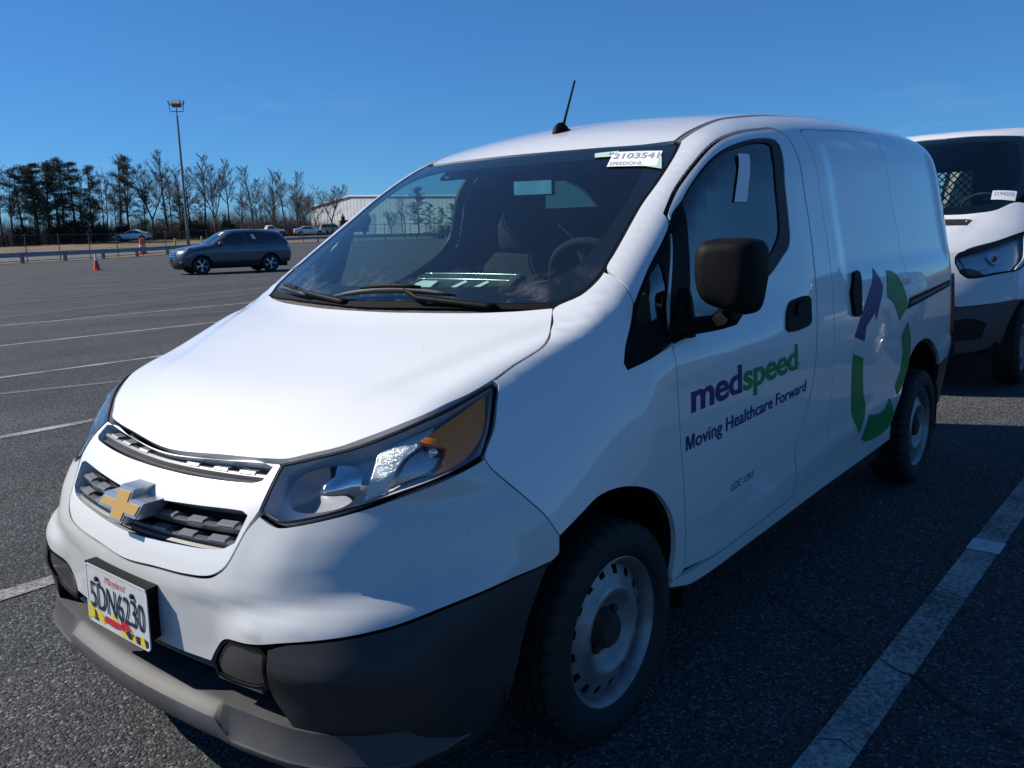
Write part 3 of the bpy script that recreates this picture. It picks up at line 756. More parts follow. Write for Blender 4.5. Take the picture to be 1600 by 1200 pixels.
# ---- mirrors
def mirror_head(sgn, par):
    rings = []
    cy, cz = -.972, 1.236
    prof = [(.272, .50, .62), (.276, .72, .80), (.288, .86, .90), (.306, .95, .96), (.33, 1.0, 1.0), (.375, 1.0, 1.0), (.392, .985, .985), (.396, .95, .95)]
    for x, sy, sz in prof:
        ring = []
        for k in range(40):
            t = 2 * math.pi * k / 40
            c, s = math.cos(t), math.sin(t); e = .42
            yy = math.copysign(abs(c) ** e, c) * .086; zz = math.copysign(abs(s) ** e, s) * .096
            # outer top corner rounder, bottom edge sloping up outwards
            zz += -.020 * (yy / .086) * (zz < 0) * -1
            yy *= 1 - .16 * max(0.0, -zz / .096)
            ring.append((x + .06 * (-(yy)) * 0 + .35 * (-yy) * .25, sgn * -(cy + sy * yy) * -1 if False else (cy + sy * yy) * (1 if sgn == 1 else -1), cz + sz * zz))
        rings.append(ring)
    b = MB(); b.loft(rings)
    mh = b.build('mirror', BLACKPL, par, True, 50)
    b = MB(); b.loft([[(.399 + .35 * (-(.0)) * 0, (cy + .80 * .086 * math.copysign(abs(math.cos(2*math.pi*k/32)) ** .5, math.cos(2*math.pi*k/32))) * (1 if sgn == 1 else -1), cz + .8 * .096 * math.copysign(abs(math.sin(2*math.pi*k/32)) ** .5, math.sin(2*math.pi*k/32))) for k in range(32)] , [(.401, (cy + .78 * .086 * math.copysign(abs(math.cos(2*math.pi*k/32)) ** .5, math.cos(2*math.pi*k/32))) * (1 if sgn == 1 else -1), cz + .78 * .096 * math.copysign(abs(math.sin(2*math.pi*k/32)) ** .5, math.sin(2*math.pi*k/32))) for k in range(32)]])
    b.build('mirror_glass', CHROME, par)
    b = MB()
    sg = 1 if sgn == 1 else -1
    # arm: base block on the door, sweeping up under the head
    secs = [((.33, -.83, 1.085), .13, .050), ((.37, -.875, 1.092), .115, .046), ((.385, -.92, 1.10), .095, .044), ((.375, -.965, 1.118), .085, .05), ((.36, -.985, 1.14), .08, .05)]
    rings = []
    for (x, y, z), wx, hz in secs:
        rings.append([(x + wx * a, sg * y, z + hz * c) for a, c in ((-.5, -.3), (-.35, -.5), (.35, -.5), (.5, -.3), (.5, .3), (.35, .5), (-.35, .5), (-.5, .3))])
    b.loft(rings); 
    b.build('mirror_arm', BLACKPL, par, True, 40)
    b = MB()
    rings = []
    for z, x, wx, wy in ((1.06, .335, .075, .05), (1.12, .345, .07, .05), (1.17, .352, .055, .045), (1.195, .36, .03, .03)):
        rings.append([(x + wx * .5 * math.cos(t), sg * (-.845 + wy * .5 * math.sin(t) + (1.06 - z) * -.15), z) for t in [2*math.pi*k/14 for k in range(14)]])
    b.loft(rings); b.build('mirror_boot', BLACKPL, par, True, 50)
mirror_head(1, fd[0])

# ================================================================== the nose
# front bumper (white part), one piece with the grille surround seam
dt = VO['dark_top']
bump_half = [(0, .43), (11.467, .43), (20.1, .434), (21.2, .463), (22.8, .494), (24.3, .507), (29.9, .523)] + dt[6:] + [(72.0, .612)] + conv(SIDE, 'front', [(-.268, .651)]) + conv(SIDE, 'front', VO['fb_seam'][::-1][1:]) + [(LPK[k][0] + (-.1 if k < 7 else .1), LPK[k][1] - .004) for k in (7, 6, 5, 4, 3, 2)] + [(27.9, .769)] + VO['trim_r'][1:-1] + [(0, .605)]
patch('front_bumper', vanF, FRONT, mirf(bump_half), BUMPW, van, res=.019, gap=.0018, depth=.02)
# grille surround: hood edge, headlamp inner edge, lower seam; two openings
tr = [(27.6, .772)] + VO['trim_r'][1:-1]
hood_f = conv(TOP, 'front', [(-.770, -.001), (-.748, -.217), (-.715, -.396)])
sur_half = [(0, .608)] + [(a, b + .003) for a, b in tr[::-1]] + [(27.75, .778), (29.3, .862)] + [(hood_f[2][0], hood_f[2][1] - .006), (hood_f[1][0], hood_f[1][1] - .006), (0, hood_f[0][1] - .006)]
up_half = [(0, .816), (2.2, .816), (12.5, .818), (25.2, .827), (26.9, .834), (27.8, .857), (24.0, .862), (16.5, .853), (0, .843)]
lo_half = [(0, .671), (13.5, .681), (21.9, .693), (24.4, .711), (25.8, .766), (24.8, .772), (15.2, .764), (6.4, .756), (0, .752)]
patch('grille_surround', vanF, FRONT, mirf(sur_half), PAINT, van, holes=[mirf(up_half), mirf(lo_half)], res=.022, gap=.0016, depth=.02, hole_depth=.060)
patch('grille_backing', vanF, FRONT, mirf([(0, .60), (26, .66), (28, .80), (27, .90), (0, .90)]), DARK, van, res=.04, gap=0, off=-.062, depth=0)
def fpt(phi, z, off, F=vanF, proj=FRONT):
    U = proj.uv(np.stack([np.asarray(phi, float), np.asarray(z, float)], 1))
    P0, D = proj.rays(U); P, ok = solve(F, P0, D, 2.4)
    return P + grad(F, P) * np.asarray(off)[..., None]
def front_bar(name, zf, phis, prof, m, par, F=vanF, proj=FRONT, mb=None):
    """sweeps prof [(offset, dz)] along the nose; zf(phi) is the bar's height"""
    rings = []
    ph = np.array(phis, float)
    cols = [fpt(ph, zf(ph) + dz, np.full(len(ph), of), F, proj) for of, dz in prof]
    rings = [[tuple(c[i]) for c in cols] for i in range(len(ph))]
    b = mb or MB(); b.loft(rings)
    if mb is None: return b.build(name, m, par, True, 35)
def bar_set(zc0, zc1, phmax, hgt, blocks, par_name):
    zf = lambda p: zc0 + (zc1 - zc0) * (np.abs(p) / 27) ** 1.5
    ph = np.linspace(-phmax, phmax, 41)
    g = front_bar(par_name, zf, ph, [(-.055, .004), (-.020, .006), (-.012, .001), (-.012, -.004), (-.022, -hgt), (-.055, -hgt)], GRILLPL, van)
    for a in blocks:
        front_bar('grille_block', zf, np.linspace(a - 1.7, a + 1.7, 5), [(-.05, .0125), (-.022, .0135), (-.0095, .004), (-.0095, -.001), (-.05, -.001)], GRILLHI, g)
    return g
ub = bar_set(.836, .846, 26.6, .010, (-22.5, -16.2, -8.6, 8.6, 16.2, 22.5), 'grille_slat')
zf = lambda p: .822 + .010 * (np.abs(p) / 27) ** 1.5
front_bar('grille_lip', zf, np.linspace(-25.5, 25.5, 35), [(-.05, .004), (-.018, .004), (-.012, -.002), (-.05, -.003)], GRILLPL, van)
bar_set(.727, .743, 25.0, .012, (-21.5, -15.0, -8.0, 8.0, 15.0, 21.5), 'grille_slat')
bar_set(.695, .712, 24.0, .012, (-20.3, -13.6, -7.0, 7.0, 13.6, 20.3), 'grille_slat')
zf = lambda p: .680 + .012 * (np.abs(p) / 24) ** 1.5
front_bar('grille_lip', zf, np.linspace(-22.5, 22.5, 35), [(-.05, .004), (-.014, .004), (-.009, -.003), (-.05, -.003)], GRILLPL, van)
# gold badge: a slanted cross, silver rim, standing proud on a block
def cross(s=1.0, grow=0.0):
    """the outline of the badge in (y to the viewer's right is -y, z)"""
    a = .092; b = .030; cw = .0335; ch = .043; sl = .010
    pts = [(-a + sl * .2, .015 - .003), (-cw, .015 - .003), (-cw + sl * .55, ch - .004), (cw + sl * .45, ch - .004), (cw + sl * .1, .018 - .003), (a + sl * .4, .018 - .003),
           (a - sl * 1.2, -.022), (cw - sl * .3, -.022), (cw - sl * .75, -ch), (-cw - sl * .35, -ch), (-cw - sl * .1, -.019), (-a - sl * 1.2, -.019)]
    P = np.array(pts)
    if grow: 
        P = P if area2(P) > 0 else P[::-1]
        P = inset(P, -grow)
    return P * s
def badge_ring(P, x):
    lean = .42   # the badge leans back with the grille
    return [(x + lean * (p[1]), -p[0], .744 + p[1] * .94) for p in P]
bd = MB(); Pc = cross(); Pc = Pc if area2(Pc) > 0 else Pc[::-1]
bd.loft([badge_ring(inset(Pc, -.004), -.835), badge_ring(inset(Pc, -.002), -.897), badge_ring(Pc, -.901)])
bo = bd.build('badge', SILVER, van)
bd = MB(); bd.loft([badge_ring(inset(Pc, .0055), -.9005), badge_ring(inset(Pc, .0065), -.9035)]); bd.build('badge_inlay', GOLD, bo)

# headlamps
lp = VO['lamp']
lens_out = [(29.5, .866), (27.9, .777), (LPK[2][0], .760), (LPK[3][0], .7615)] + [(LPK[k][0], LPK[k][1] + .003) for k in (4, 5, 6, 7)] + [(LPK[8][0] - .25, LPK[8][1]), (LPK[8][0] * .45 + LPK[9][0] * .55 - .3, LPK[8][1] * .45 + LPK[9][1] * .55), (LPK[9][0] - .4, LPK[9][1] - .006), (LPK[10][0] - .4, LPK[10][1] - .008)] + [(LPK[k][0], LPK[k][1] - .004) for k in (11, 12, 13, 14)]
lc = np.array(lens_out)
def shrink(P, ku, kv, du=0, dv=0):
    P = np.array(P); c = P.mean(0); return [tuple(c + (p - c) * (ku, kv) + (du, dv)) for p in P]
Lz = Proj('front'); q = smooth_loop(Lz.uv(lens_out), .02); q = q if area2(q) > 0 else q[::-1]
rim_in = [(a / .0155, b) for a, b in inset(q, .005)]
lamp_b = patch('headlight', vanF, FRONT, lens_out, mat('lamp_housing', (.66, .67, .70), .38, metal=.15), pair, res=.03, gap=0, off=-.052, depth=0, mirror=True)
lbp = tuple(lamp_b)
patch('lamp_wall', vanF, FRONT, lens_out, mat('lamp_wall_grey', (.55, .56, .58), .4), lbp, holes=[rim_in], res=.03, gap=.0, off=-.004, depth=.05, hole_depth=.05, mirror=True)
patch('lamp_rim', vanF, FRONT, lens_out, BLACKPL, lbp, holes=[rim_in], res=.03, gap=.0006, off=.001, depth=.006, mirror=True)
patch('lens', vanF, FRONT, rim_in, CLEAR, lbp, res=.03, gap=.0, off=.0015, depth=0, mirror=True)
tip = np.array(lens_out[10]); mid_ = np.array(lens_out[8]); low_ = np.array(lens_out[7])
amb = [(50.8, .924), (54.0, .943), (58.0, .964), tuple(tip * .88 + np.array([50, .93]) * .12), tuple(mid_ - (.9, 0)), tuple(low_ + (-1.6, .012)), (55.2, .858), (52.2, .848), (54.0, .868), (55.0, .902)]
patch('amber_lens', vanF, FRONT, amb, AMBER, lbp, res=.03, gap=0, off=-.012, depth=.012, mirror=True)
FAC = mat('faceted_reflector', (.62, .63, .65), .14, metal=1.0, bump=(260, .9, .004))
patch('light_guide', vanF, FRONT, [(44.2, .902), (47.2, .925), (53.5, .950), (53.0, .938), (48.6, .895), (46.6, .850), (46.0, .815), (42.6, .800), (43.4, .85)], FAC, lbp, res=.02, gap=0, off=-.018, depth=.012, mirror=True)
patch('side_reflector', vanF, FRONT, [(49.0, .895), (52.4, .934), (55.0, .915), (54.4, .884), (53.0, .864), (50.2, .842), (47.5, .822), (47.4, .85)], mat('smoked_reflector', (.50, .49, .51), .25, metal=.8, bump=(200, .4, .003)), lbp, res=.03, gap=0, off=-.036, depth=.01, mirror=True)
# main reflector: a bowl, with a bulb
def bowl(sgn, par):
    c = fpt([36.5], [.835], [-.030])[0]; n = grad(vanF, fpt([36.5], [.835], [0.]))[0]
    n = n * .8 + np.array([-1, 0, 0.05]) * .45; n /= np.linalg.norm(n)
    a = np.cross(n, [0, 0, 1]); a /= np.linalg.norm(a); bb = np.cross(a, n)
    rings = []
    for dep, rr in ((0, 1.0), (.006, .93), (.013, .78), (.018, .55), (.021, .28), (.022, .08)):
        ring = []
        for k in range(32):
            t = 2 * math.pi * k / 32
            ex = math.copysign(abs(math.cos(t)) ** .75, math.cos(t)); ez = math.copysign(abs(math.sin(t)) ** .75, math.sin(t))
            p = c + a * ex * rr * .090 + bb * (ez * rr * .050 + ex * rr * -.020) - n * dep
            ring.append((p[0], sgn * p[1], p[2]))
        rings.append(ring)
    b = MB(); b.loft(rings); b.build('reflector', mat('reflector_chrome', (.70, .72, .75), .06, metal=1.0), par, True)
    b = MB(); b.tube([tuple((c - n * .021) * (1, sgn, 1)), tuple((c + n * .004) * (1, sgn, 1))], [.010, .007], 10); b.build('bulb', CHROME, par, True)
    for f_, (pp_, zz) in enumerate(((52.9, .905),)):
        p = fpt([pp_], [zz], [-.030])[0]
        b = MB(); b.tube([tuple((p - n * .03) * (1, sgn, 1)), tuple((p + n * .006) * (1, sgn, 1))], [.016, .012], 12); b.build('bulb', CHROME, par, True)
bowl(1, lamp_b[0]); bowl(-1, lamp_b[1])

# dark lower bumper: corner cladding, fog-lamp blanks, intake, chin
cl = conv(SIDE, 'front', [(-.292, .615), (-.315, .59), (-.345, .55), (-.385, .47), (-.405, .38), (-.425, .29), (-.44, .235)])
clad = [(31.0, .517)] + [(a, b - .003) for a, b in dt[6:]] + cl + [(56, .222), (48, .225), (40, .235), (36.0, .262), (34.0, .31), (32.5, .36), (30.9, .40), (30.6, .428), (30.8, .48)]
patch('bumper_cladding', vanF, FRONT, clad, CLADPL, pair, res=.03, gap=.0015, off=-.001, depth=.02, mirror=True)
FOGM = mat('smoked_fog_blank', (.045, .044, .045), .18, coat=.5, var=(10, .3))
fogp = [(20.9, .436), (21.7, .463), (23.1, .488), (24.4, .500), (29.8, .512), (30.3, .500), (30.1, .480), (30.0, .430), (28.3, .414), (23.8, .409), (21.5, .414)]
fg = patch('fog_cover', vanF, FRONT, fogp, FOGM, pair, res=.02, gap=.002, off=-.006, depth=.012, mirror=True)
patch('fog_surround', vanF, FRONT, [(20.2, .432), (21.2, .463), (22.8, .491), (24.2, .504), (29.9, .5185), (31.0, .503), (30.6, .480), (30.7, .425), (28.5, .407), (23.6, .401), (21.0, .406)], BLACKPL, tuple(fg), holes=[fogp], res=.02, gap=.0006, off=-.001, depth=.014, mirror=True)
patch('intake_backing', vanF, FRONT, mirf([(0, .22), (36, .25), (33, .40), (31, .44), (20, .445), (0, .445)]), DARK, van, res=.05, gap=0, off=-.075, depth=0)
zf = lambda p: .392 + .014 * (np.abs(p) / 30) ** 2
front_bar('intake_bar', zf, np.linspace(-30, 30, 41), [(-.07, .010), (-.034, .010), (-.028, .004), (-.030, -.004), (-.07, -.010)], GREYPL, van)
# chin
chp = np.array([-62, -57, -52, -47, -42.5, -39, -36, -33, -30, -26, -21, -16, -10, -5, 0, 5, 10, 16, 21, 26, 30, 33, 36, 39, 42.5, 47, 52, 57, 62.])
def chin_pts():
    rings = []
    for p in sorted(set(list(chp) + [-23.8, -22.8, -21.8, -20.8, 20.8, 21.8, 22.8, 23.8, -19, 19, -25, 25, -44, 44])):
        a = abs(p); e = sst((a - 43) / 15.0); st = sst((a - 20.6) / 3.2)
        zi = .346 - .03 * e; ze = .337 - .034 * e
        oc = .034 + .006 * st - .046 * e; zc = .314 - .046 * st - .014 * e
        of_ = .037 + .003 * st - .046 * e; zf_ = .262 - .006 * st
        pr = [(-.07, zi), (-.012 - .02 * e, ze + .003), (.004 - .03 * e, ze), (oc - .006, zc + .005), (oc, zc), (oc + .002, zc - .006), (of_, zf_), (of_ - .006, zf_ - .014), (of_ - .03, .234), (-.07, .230)]
        ring = [tuple(fpt([p], [z], [0.])[0] + np.array([-math.cos(R(p)), -math.sin(R(p)), 0]) * o) for o, z in pr]
        rings.append(ring)
    return rings
cp = chin_pts()
b = MB(); b.loft([q[4:] for q in cp], caps=False, closed=False); ch_ = b.build('chin_spoiler', GREYPL, van, True, 40)
b = MB(); b.loft([q[:5] for q in cp], caps=False, closed=False); b.build('chin_shelf', mat('dark_grey_shelf', (.040, .039, .041), .6, var=(9, .3), bump=(300, .2, .001)), ch_, True, 40)
front_bar('intake_trim', lambda p: .383 + 0 * p, np.linspace(19.5, 27.8, 9), [(-.06, .006), (-.026, .008), (-.021, .003), (-.023, -.005), (-.06, -.008)], GRILLHI, van)
front_bar('intake_trim', lambda p: .383 + 0 * p, np.linspace(-27.8, -19.5, 9), [(-.06, .006), (-.026, .008), (-.021, .003), (-.023, -.005), (-.06, -.008)], GRILLHI, van)

# number plate and its block
px0, pz, tlt = -.9385, .4978, .025
def plate3d(off=0.0):
    def g(U):
        yy = -(U[:, 0] - .5) * .305; zz = (U[:, 1] - .5) * .152
        return np.stack([px0 + tlt * zz - off, yy, pz + zz], 1)
    return g
b = MB()
V8 = []
for dx, sy, sz0, sz1 in ((.0025, .149, -.072, .0795), (.040, .146, -.045, .0815)):
    pass
b.loft([[(px0 + .003, y, z) for y, z in ((-.1545, pz - .05), (.1545, pz - .05), (.1545, pz + .078), (-.1545, pz + .078))],
        [(px0 + .036, y, z) for y, z in ((-.140, pz - .05), (.140, pz - .05), (.150, pz + .080), (-.150, pz + .080))]])
b.build('plate_block', BLACKPL, van)
b = MB()
def rrect(w, h, rr, n=5):
    out = []
    for cx, cy, a0 in ((w/2-rr, h/2-rr, 0), (-w/2+rr, h/2-rr, 90), (-w/2+rr, -h/2+rr, 180), (w/2-rr, -h/2+rr, 270)):
        for k in range(n + 1):
            t = R(a0 + 90 * k / n); out.append((cx + rr * math.cos(t), cy + rr * math.sin(t)))
    return out
rp = rrect(.305, .152, .012)
b.loft([[(px0 + tlt * z + .0025, y, pz + z) for y, z in rp], [(px0 + tlt * z, y, pz + z) for y, z in rp]])
pl = b.build('number_plate', PLATE_W, van)
b = MB()
rq = rrect(.297, .144, .010)
n_ = len(rp); V = [(px0 + tlt * z - .0014, y, pz + z) for y, z in rp] + [(px0 + tlt * z - .0014, y, pz + z) for y, z in rq]
b.add(V, [(i, (i + 1) % n_, n_ + (i + 1) % n_, n_ + i) for i in range(n_)]); b.build('plate_rim', mat('plate_rim', (.62, .63, .63), .35), pl)
text_on('plate_number', '5DN6230', plate3d(.0022), PLATE_K, pl, .075, .945, .285, .44, bold=.004)
text_on('plate_state', 'Maryland', plate3d(.0018), PLATE_R, pl, .33, .665, .795, .115, bold=.0, shear=.3)
for cx in (.20, .78):
    b = MB(); b.lathe([(0, .001), (0, .0075), (-.004, .006), (-.005, .001)], 14, 'x', (px0 - .001, -(cx - .5) * .305, pz + .30 * .152)); b.build('plate_bolt', RUST, pl)
# the printed flag band along the foot of the plate
FB = [('plate_band', PLATE_Y, [(.02, .05), (.02, .36), (.09, .28), (.14, .10)]), ('plate_band', PLATE_Y, [(.16, .12), (.15, .28), (.24, .22), (.30, .10), (.26, .05)]),
      ('plate_band', PLATE_K, [(.10, .06), (.12, .24), (.17, .16), (.17, .05)]), ('plate_band', PLATE_R, [(.26, .10), (.30, .22), (.44, .21), (.60, .20), (.62, .12), (.45, .08)]),
      ('plate_band', PLATE_Y, [(.42, .22), (.43, .34), (.50, .27), (.52, .20)]), ('plate_band', PLATE_R, [(.56, .18), (.55, .30), (.66, .28), (.74, .18), (.64, .14)]),
      ('plate_band', PLATE_Y, [(.56, .03), (.56, .12), (.62, .10), (.68, .03)]), ('plate_band', PLATE_K, [(.62, .105), (.66, .16), (.76, .14), (.72, .03), (.685, .03)]),
      ('plate_band', PLATE_Y, [(.725, .03), (.72, .20), (.76, .13), (.80, .03)]), ('plate_band', PLATE_K, [(.80, .03), (.78, .15), (.85, .16), (.86, .03)]), ('plate_band', PLATE_Y, [(.86, .03), (.86, .20), (.91, .19), (.94, .03)]), ('plate_band', PLATE_K, [(.945, .04), (.92, .17), (.98, .16), (.98, .06)])]
for nme, mm, pts in FB:
    b = MB(); b.add([tuple(p) for p in plate3d(.0009)(np.array(pts))], [tuple(range(len(pts)))]); b.build(nme, mm, pl)

# ================================================================== wheels
def wheel_mesh_parts(rt, rr, wid, slots=16):
    """tyre, rim, hub around the y axis, outer face towards -y; rt tyre radius, rr rim lip radius"""
    h = wid / 2; t = MB()
    pr = [(-h * .80, rr - .004), (-h * .90, rr + .008), (-h * .93, rr + .012), (-h * .955, rr + .013), (-h * .975, rr + .022), (-h * .995, rr + .026), (-h * 1.0, rr + (rt - rr) * .42), (-h * .99, rt - .038), (-h * .975, rt - .034), (-h * .97, rt - .030), (-h * .86, rt - .010), (-h * .80, rt - .004)]
    for a in (-.55, -.2, .2, .55): pr += [(h * (a - .05), rt), (h * (a - .045), rt - .007), (h * (a + .045), rt - .007), (h * (a + .05), rt)]
    pr += [(h * .86, rt - .008), (h * 1.0, rr + (rt - rr) * .5), (h * .8, rr - .004)]
    t.lathe(pr, 180)
    for i, (vx, vy, vz) in enumerate(t.V):                 # tread blocks on both shoulders
        rr_ = math.hypot(vx, vz); k = (i % 180)
        if rr_ > rt - .013 and abs(vy) > .50 * h and k % 5 == (0 if vy < 0 else 2): t.V[i] = (vx * (1 - .010 / rr_), vy, vz * (1 - .010 / rr_))
    n = 96
    rim = MB(); dd = -h * .80
    prof = [(dd + .006, rr - .0045), (dd - .002, rr + .001), (dd - .004, rr - .003), (dd + .004, rr - .010), (dd + .012, rr - .016), (dd + .026, rr - .020), (dd + .036, rr - .0215)]
    rim.lathe(prof, n)
    rim.lathe([(dd + .036, rr - .0215), (dd + .13, rr - .03)], n)
    # dished centre with a ring of real slots
    n = 128; per = n // slots
    r1, r2, r3 = rr - .022, rr - .029, rr - .052
    def dz(x): return dd + x
    rings = [(dz(.034), r1), (dz(.031), r2), (dz(.025), rr - .042), (dz(.021), r3), (dz(.017), rr * .68), (dz(.008), rr * .63), (dz(.002), rr * .585), (dz(.001), rr * .55), (dz(.006), rr * .50), (dz(.022), rr * .43), (dz(.034), rr * .36), (dz(.038), rr * .28), (dz(.039), .02)]
    V = []; Fc = []
    for a, q in rings:
        for k in range(n):
            g = 2 * math.pi * k / n; V.append((q * math.cos(g), a, q * math.sin(g)))
    for i in range(len(rings) - 1):
        for k in range(n):
            kk = k % per
            if (i == 1 and kk in (1, 2, 3)) or (i == 2 and kk in (1, 2, 3)): continue
            k2 = (k + 1) % n
            Fc.append((i * n + k, i * n + k2, (i + 1) * n + k2, (i + 1) * n + k))
    rim.add(V, Fc)
    back = MB(); back.lathe([(dd + .10, .01), (dd + .10, rr - .03)], 40)
    hub = MB(); hub.lathe([(dd + .042, .062), (dd + .034, .060), (dd + .028, .052), (dd + .010, .047), (dd + .002, .040), (dd + .001, .002)], 28)
    for k in range(4):
        g = R(45 + 90 * k); hub.lathe([(dd + .040, .013), (dd + .022, .013), (dd + .018, .006), (dd + .018, .001)], 8, 'y', (.060 * math.cos(g), 0, .060 * math.sin(g)))
    return t, rim, back, hub
TM = wheel_mesh_parts(.300, .205, .190, 16)
WM = [mb.build(nm, m_, None, True, 40) for mb, nm, m_ in zip(TM, ('tyre', 'rim', 'brake_drum', 'hub'), (TYRE, STEEL, DARK, RUST))]
WME = [o.data for o in WM]
for o in WM: bpy.data.objects.remove(o)
def place_wheel(par, x, y, z, rz=0.0, steer=0.0):
    we = bpy.data.objects.new('wheel', None); COL.objects.link(we); we.parent = par
    we.location = (x, y, z); we.rotation_euler = (0, 0, rz + steer)
    for me, nm in zip(WME, ('tyre', 'rim', 'brake_drum', 'hub')):
        o = bpy.data.objects.new(nm, me); COL.objects.link(o); o.parent = we
    return we
YW = -.742
place_wheel(van, 0, YW, .298); place_wheel(van, 2.925, YW, .298)
place_wheel(van, 0, -YW, .298, math.pi); place_wheel(van, 2.925, -YW, .298, math.pi)
# wheel wells and floor
for (x, rad) in ((-.02, .425), (2.86, .47)):
    for sg in (-1, 1):
        b = MB()
        rings = []
        for k in range(33):
            t = R(-12 + 204 * k / 32); c_, s_ = math.cos(t), math.sin(t)
            rings.append([(x + rad * c_, sg * .81, .30 + rad * s_), (x + rad * c_, sg * .50, .30 + rad * s_), (x + .02 * c_, sg * .50, .30 + .02 * s_)])
        b.loft(rings, caps=False, closed=False)
        b.build('wheel_well', DARK, van, True, 40)
b = MB()
b.box((1.45, 0, .30), (2.0, 1.58, .09)); b.box((-.42, 0, .33), (.55, 1.2, .16)); b.box((3.35, 0, .42), (.6, 1.3, .2))
b.build('underbody', DARK, van)
b = MB(); b.tube([(0, -.72, .298), (0, .72, .298)], .035, 10); b.tube([(2.925, -.72, .298), (2.925, .72, .298)], .045, 10); b.build('axle', DARK, van)

# ================================================================== tail
TB = BACK
patch('rear_door', vanF, TB, [(-.62, .60), (.62, .60), (.62, 1.2), (.585, 1.66), (.50, 1.735), (-.50, 1.735), (-.585, 1.66), (-.62, 1.2)], PAINT, van, res=.06, gap=.003, holes=[[(-.50, 1.12), (.50, 1.12), (.47, 1.58), (-.47, 1.58)]])
patch('rear_window', vanF, TB, [(-.51, 1.11), (.51, 1.11), (.48, 1.59), (-.48, 1.59)], FRIT, van, res=.08, gap=0, off=-.012, depth=0)
rb = [(-.80, .595), (-.80, .33), (.80, .33), (.80, .595)]
patch('rear_bumper', vanF, CYL, s2c([(3.245, .583), (3.45, .593), (3.69, .593), (3.69, .34), (3.34, .34), (3.30, .42)]), CLADPL, pair, res=.04, gap=.002, depth=.02, mirror=True)
patch('rear_bumper', vanF, TB, [(-.62, .595), (-.62, .34), (.62, .34), (.62, .595)], CLADPL, van, res=.06, gap=.002)
patch('tail_light', vanF, CYL, s2c([(3.50, 1.02), (3.50, .745), (3.56, .70), (3.68, .70), (3.69, 1.05), (3.58, 1.06)]), REDL, pair, res=.03, gap=.001, off=.014, depth=.02, mirror=True)

# ================================================================== antenna, wipers
b = MB()
b.loft([[(.915 + sx * q * math.cos(t), sy * q * math.sin(t), 1.727 + z + .28 * sx * q * math.cos(t) * (z < .005)) for t in [2*math.pi*k/18 for k in range(18)]] for z, q, sx, sy in ((-.006, 1, .047, .028), (.004, 1, .046, .027), (.014, .95, .043, .024), (.026, .75, .04, .02), (.034, .45, .036, .016), (.037, .15, .03, .014))])
an = b.build('antenna', BLACKPL, van, True, 60)
b = MB(); d0 = Vector((.93, 0, 1.757)); d1 = Vector((1.008, 0, 1.925))
b.tube([d0, d0.lerp(d1, .04), d0.lerp(d1, .15), d0.lerp(d1, 1.0)], [.0075, .0065, .005, .0038], 8)
b.build('antenna_mast', BLACKPL, an, True)
def on_glass(pts, off):
    P = np.array(pts, float); P0, D = TOP.rays(P); Q, ok = solve(vanF, P0, D, 2.6); G = grad(vanF, Q)
    return [Vector(q_ + g_ * o_) for q_, g_, o_ in zip(Q, G, np.broadcast_to(off, len(Q)))]
def wiper(pivot, elbow, mid, b0, b1, bow):
    b = MB()
    arm = on_glass([pivot, elbow, mid], [-.004, .016, .030])
    b.tube([arm[0], arm[0].lerp(arm[1], .12), arm[1], arm[2]], [.010, .011, .008, .007], 8)
    ar = b.build('wiper', BLACKPL, van, True)
    bl = on_glass([tuple(np.array(b0) * (1 - t) + np.array(b1) * t) for t in np.linspace(0, 1, 9)], [.012 + .010 * bow * math.sin(math.pi * t) for t in np.linspace(0, 1, 9)])
    b = MB(); b.tube(bl, [.004, .008, .009, .011, .012, .011, .009, .008, .004], 6); b.build('wiper_blade', RUBBER, ar, True)
    b = MB()
    bl2 = [p + Vector((-.004, 0, .012)) for p in bl[2:7]]
    b.tube(bl2, [.004, .007, .008, .007, .004], 6); b.build('blade_clip', BLACKPL, ar, True)
wiper((-.045, -.47), (-.085, -.215), (-.055, -.10), (-.095, .14), (-.050, -.33), 1.0)
wiper((-.105, .09), (-.07, .31), (-.04, .42), (-.080, .30), (.005, .56), .5)

# ================================================================== cabin
def liner(name, outline, holes=(), off=-.035, m=INTER, mirror=True, proj=CYL, par=None, res=.08):
    return patch(name, vanF, proj, outline, m, par or (pair if mirror else van), holes=holes, res=res, gap=0, off=off, depth=0, mirror=mirror)
liner('door_card', dcl, [s2c([(.46, 1.37)] + [(a_ + .02, c_ + .012) for a_, c_ in VO['win'][1:-2]] + [(.50, 1.10), (.36, 1.10)])], -.014)
patch('pillar_trim', vanF, CYL, uni, INTER, pair, res=.08, gap=-.016, off=-.019, depth=0, mirror=True)
liner('headliner', mir([(.66, 0), (.72, -.40), (.80, -.54), (1.2, -.55), (2.2, -.55), (3.6, -.5), (3.7, 0)]), (), -.04, DASH, False, TOP, van, .12)
liner('cargo_trim', s2c(slide), (), -.035)
liner('gap_sun_blocker', fcl, (), -.035, DARK)  # unseen dark sheet, added to block sun through the panel gaps
b = MB()
# bulkhead behind the seats, following the body section
sec = []
for th in np.linspace(-40, 90, 27):
    U = CYL.uv([(1.42, th)]); P0, D = CYL.rays(U); P, ok = solve(vanF, P0, D, 2.6); sec.append((1.42, P[0, 1] * .955, (P[0, 2] - .9) * .955 + .9))
sec = sec + [(p[0], -p[1], p[2]) for p in sec[::-1][1:]]
b.loft([sec, [(1.45, y, z) for _, y, z in sec]]); bh = b.build('bulkhead', INTER, van)
b = MB(); b.box((1.412, .275, 1.52), (.006, .36, .12)); b.build('bulkhead_window', glass_mat('bulkhead_glass', (.2, .25, .25), 2.6), bh)
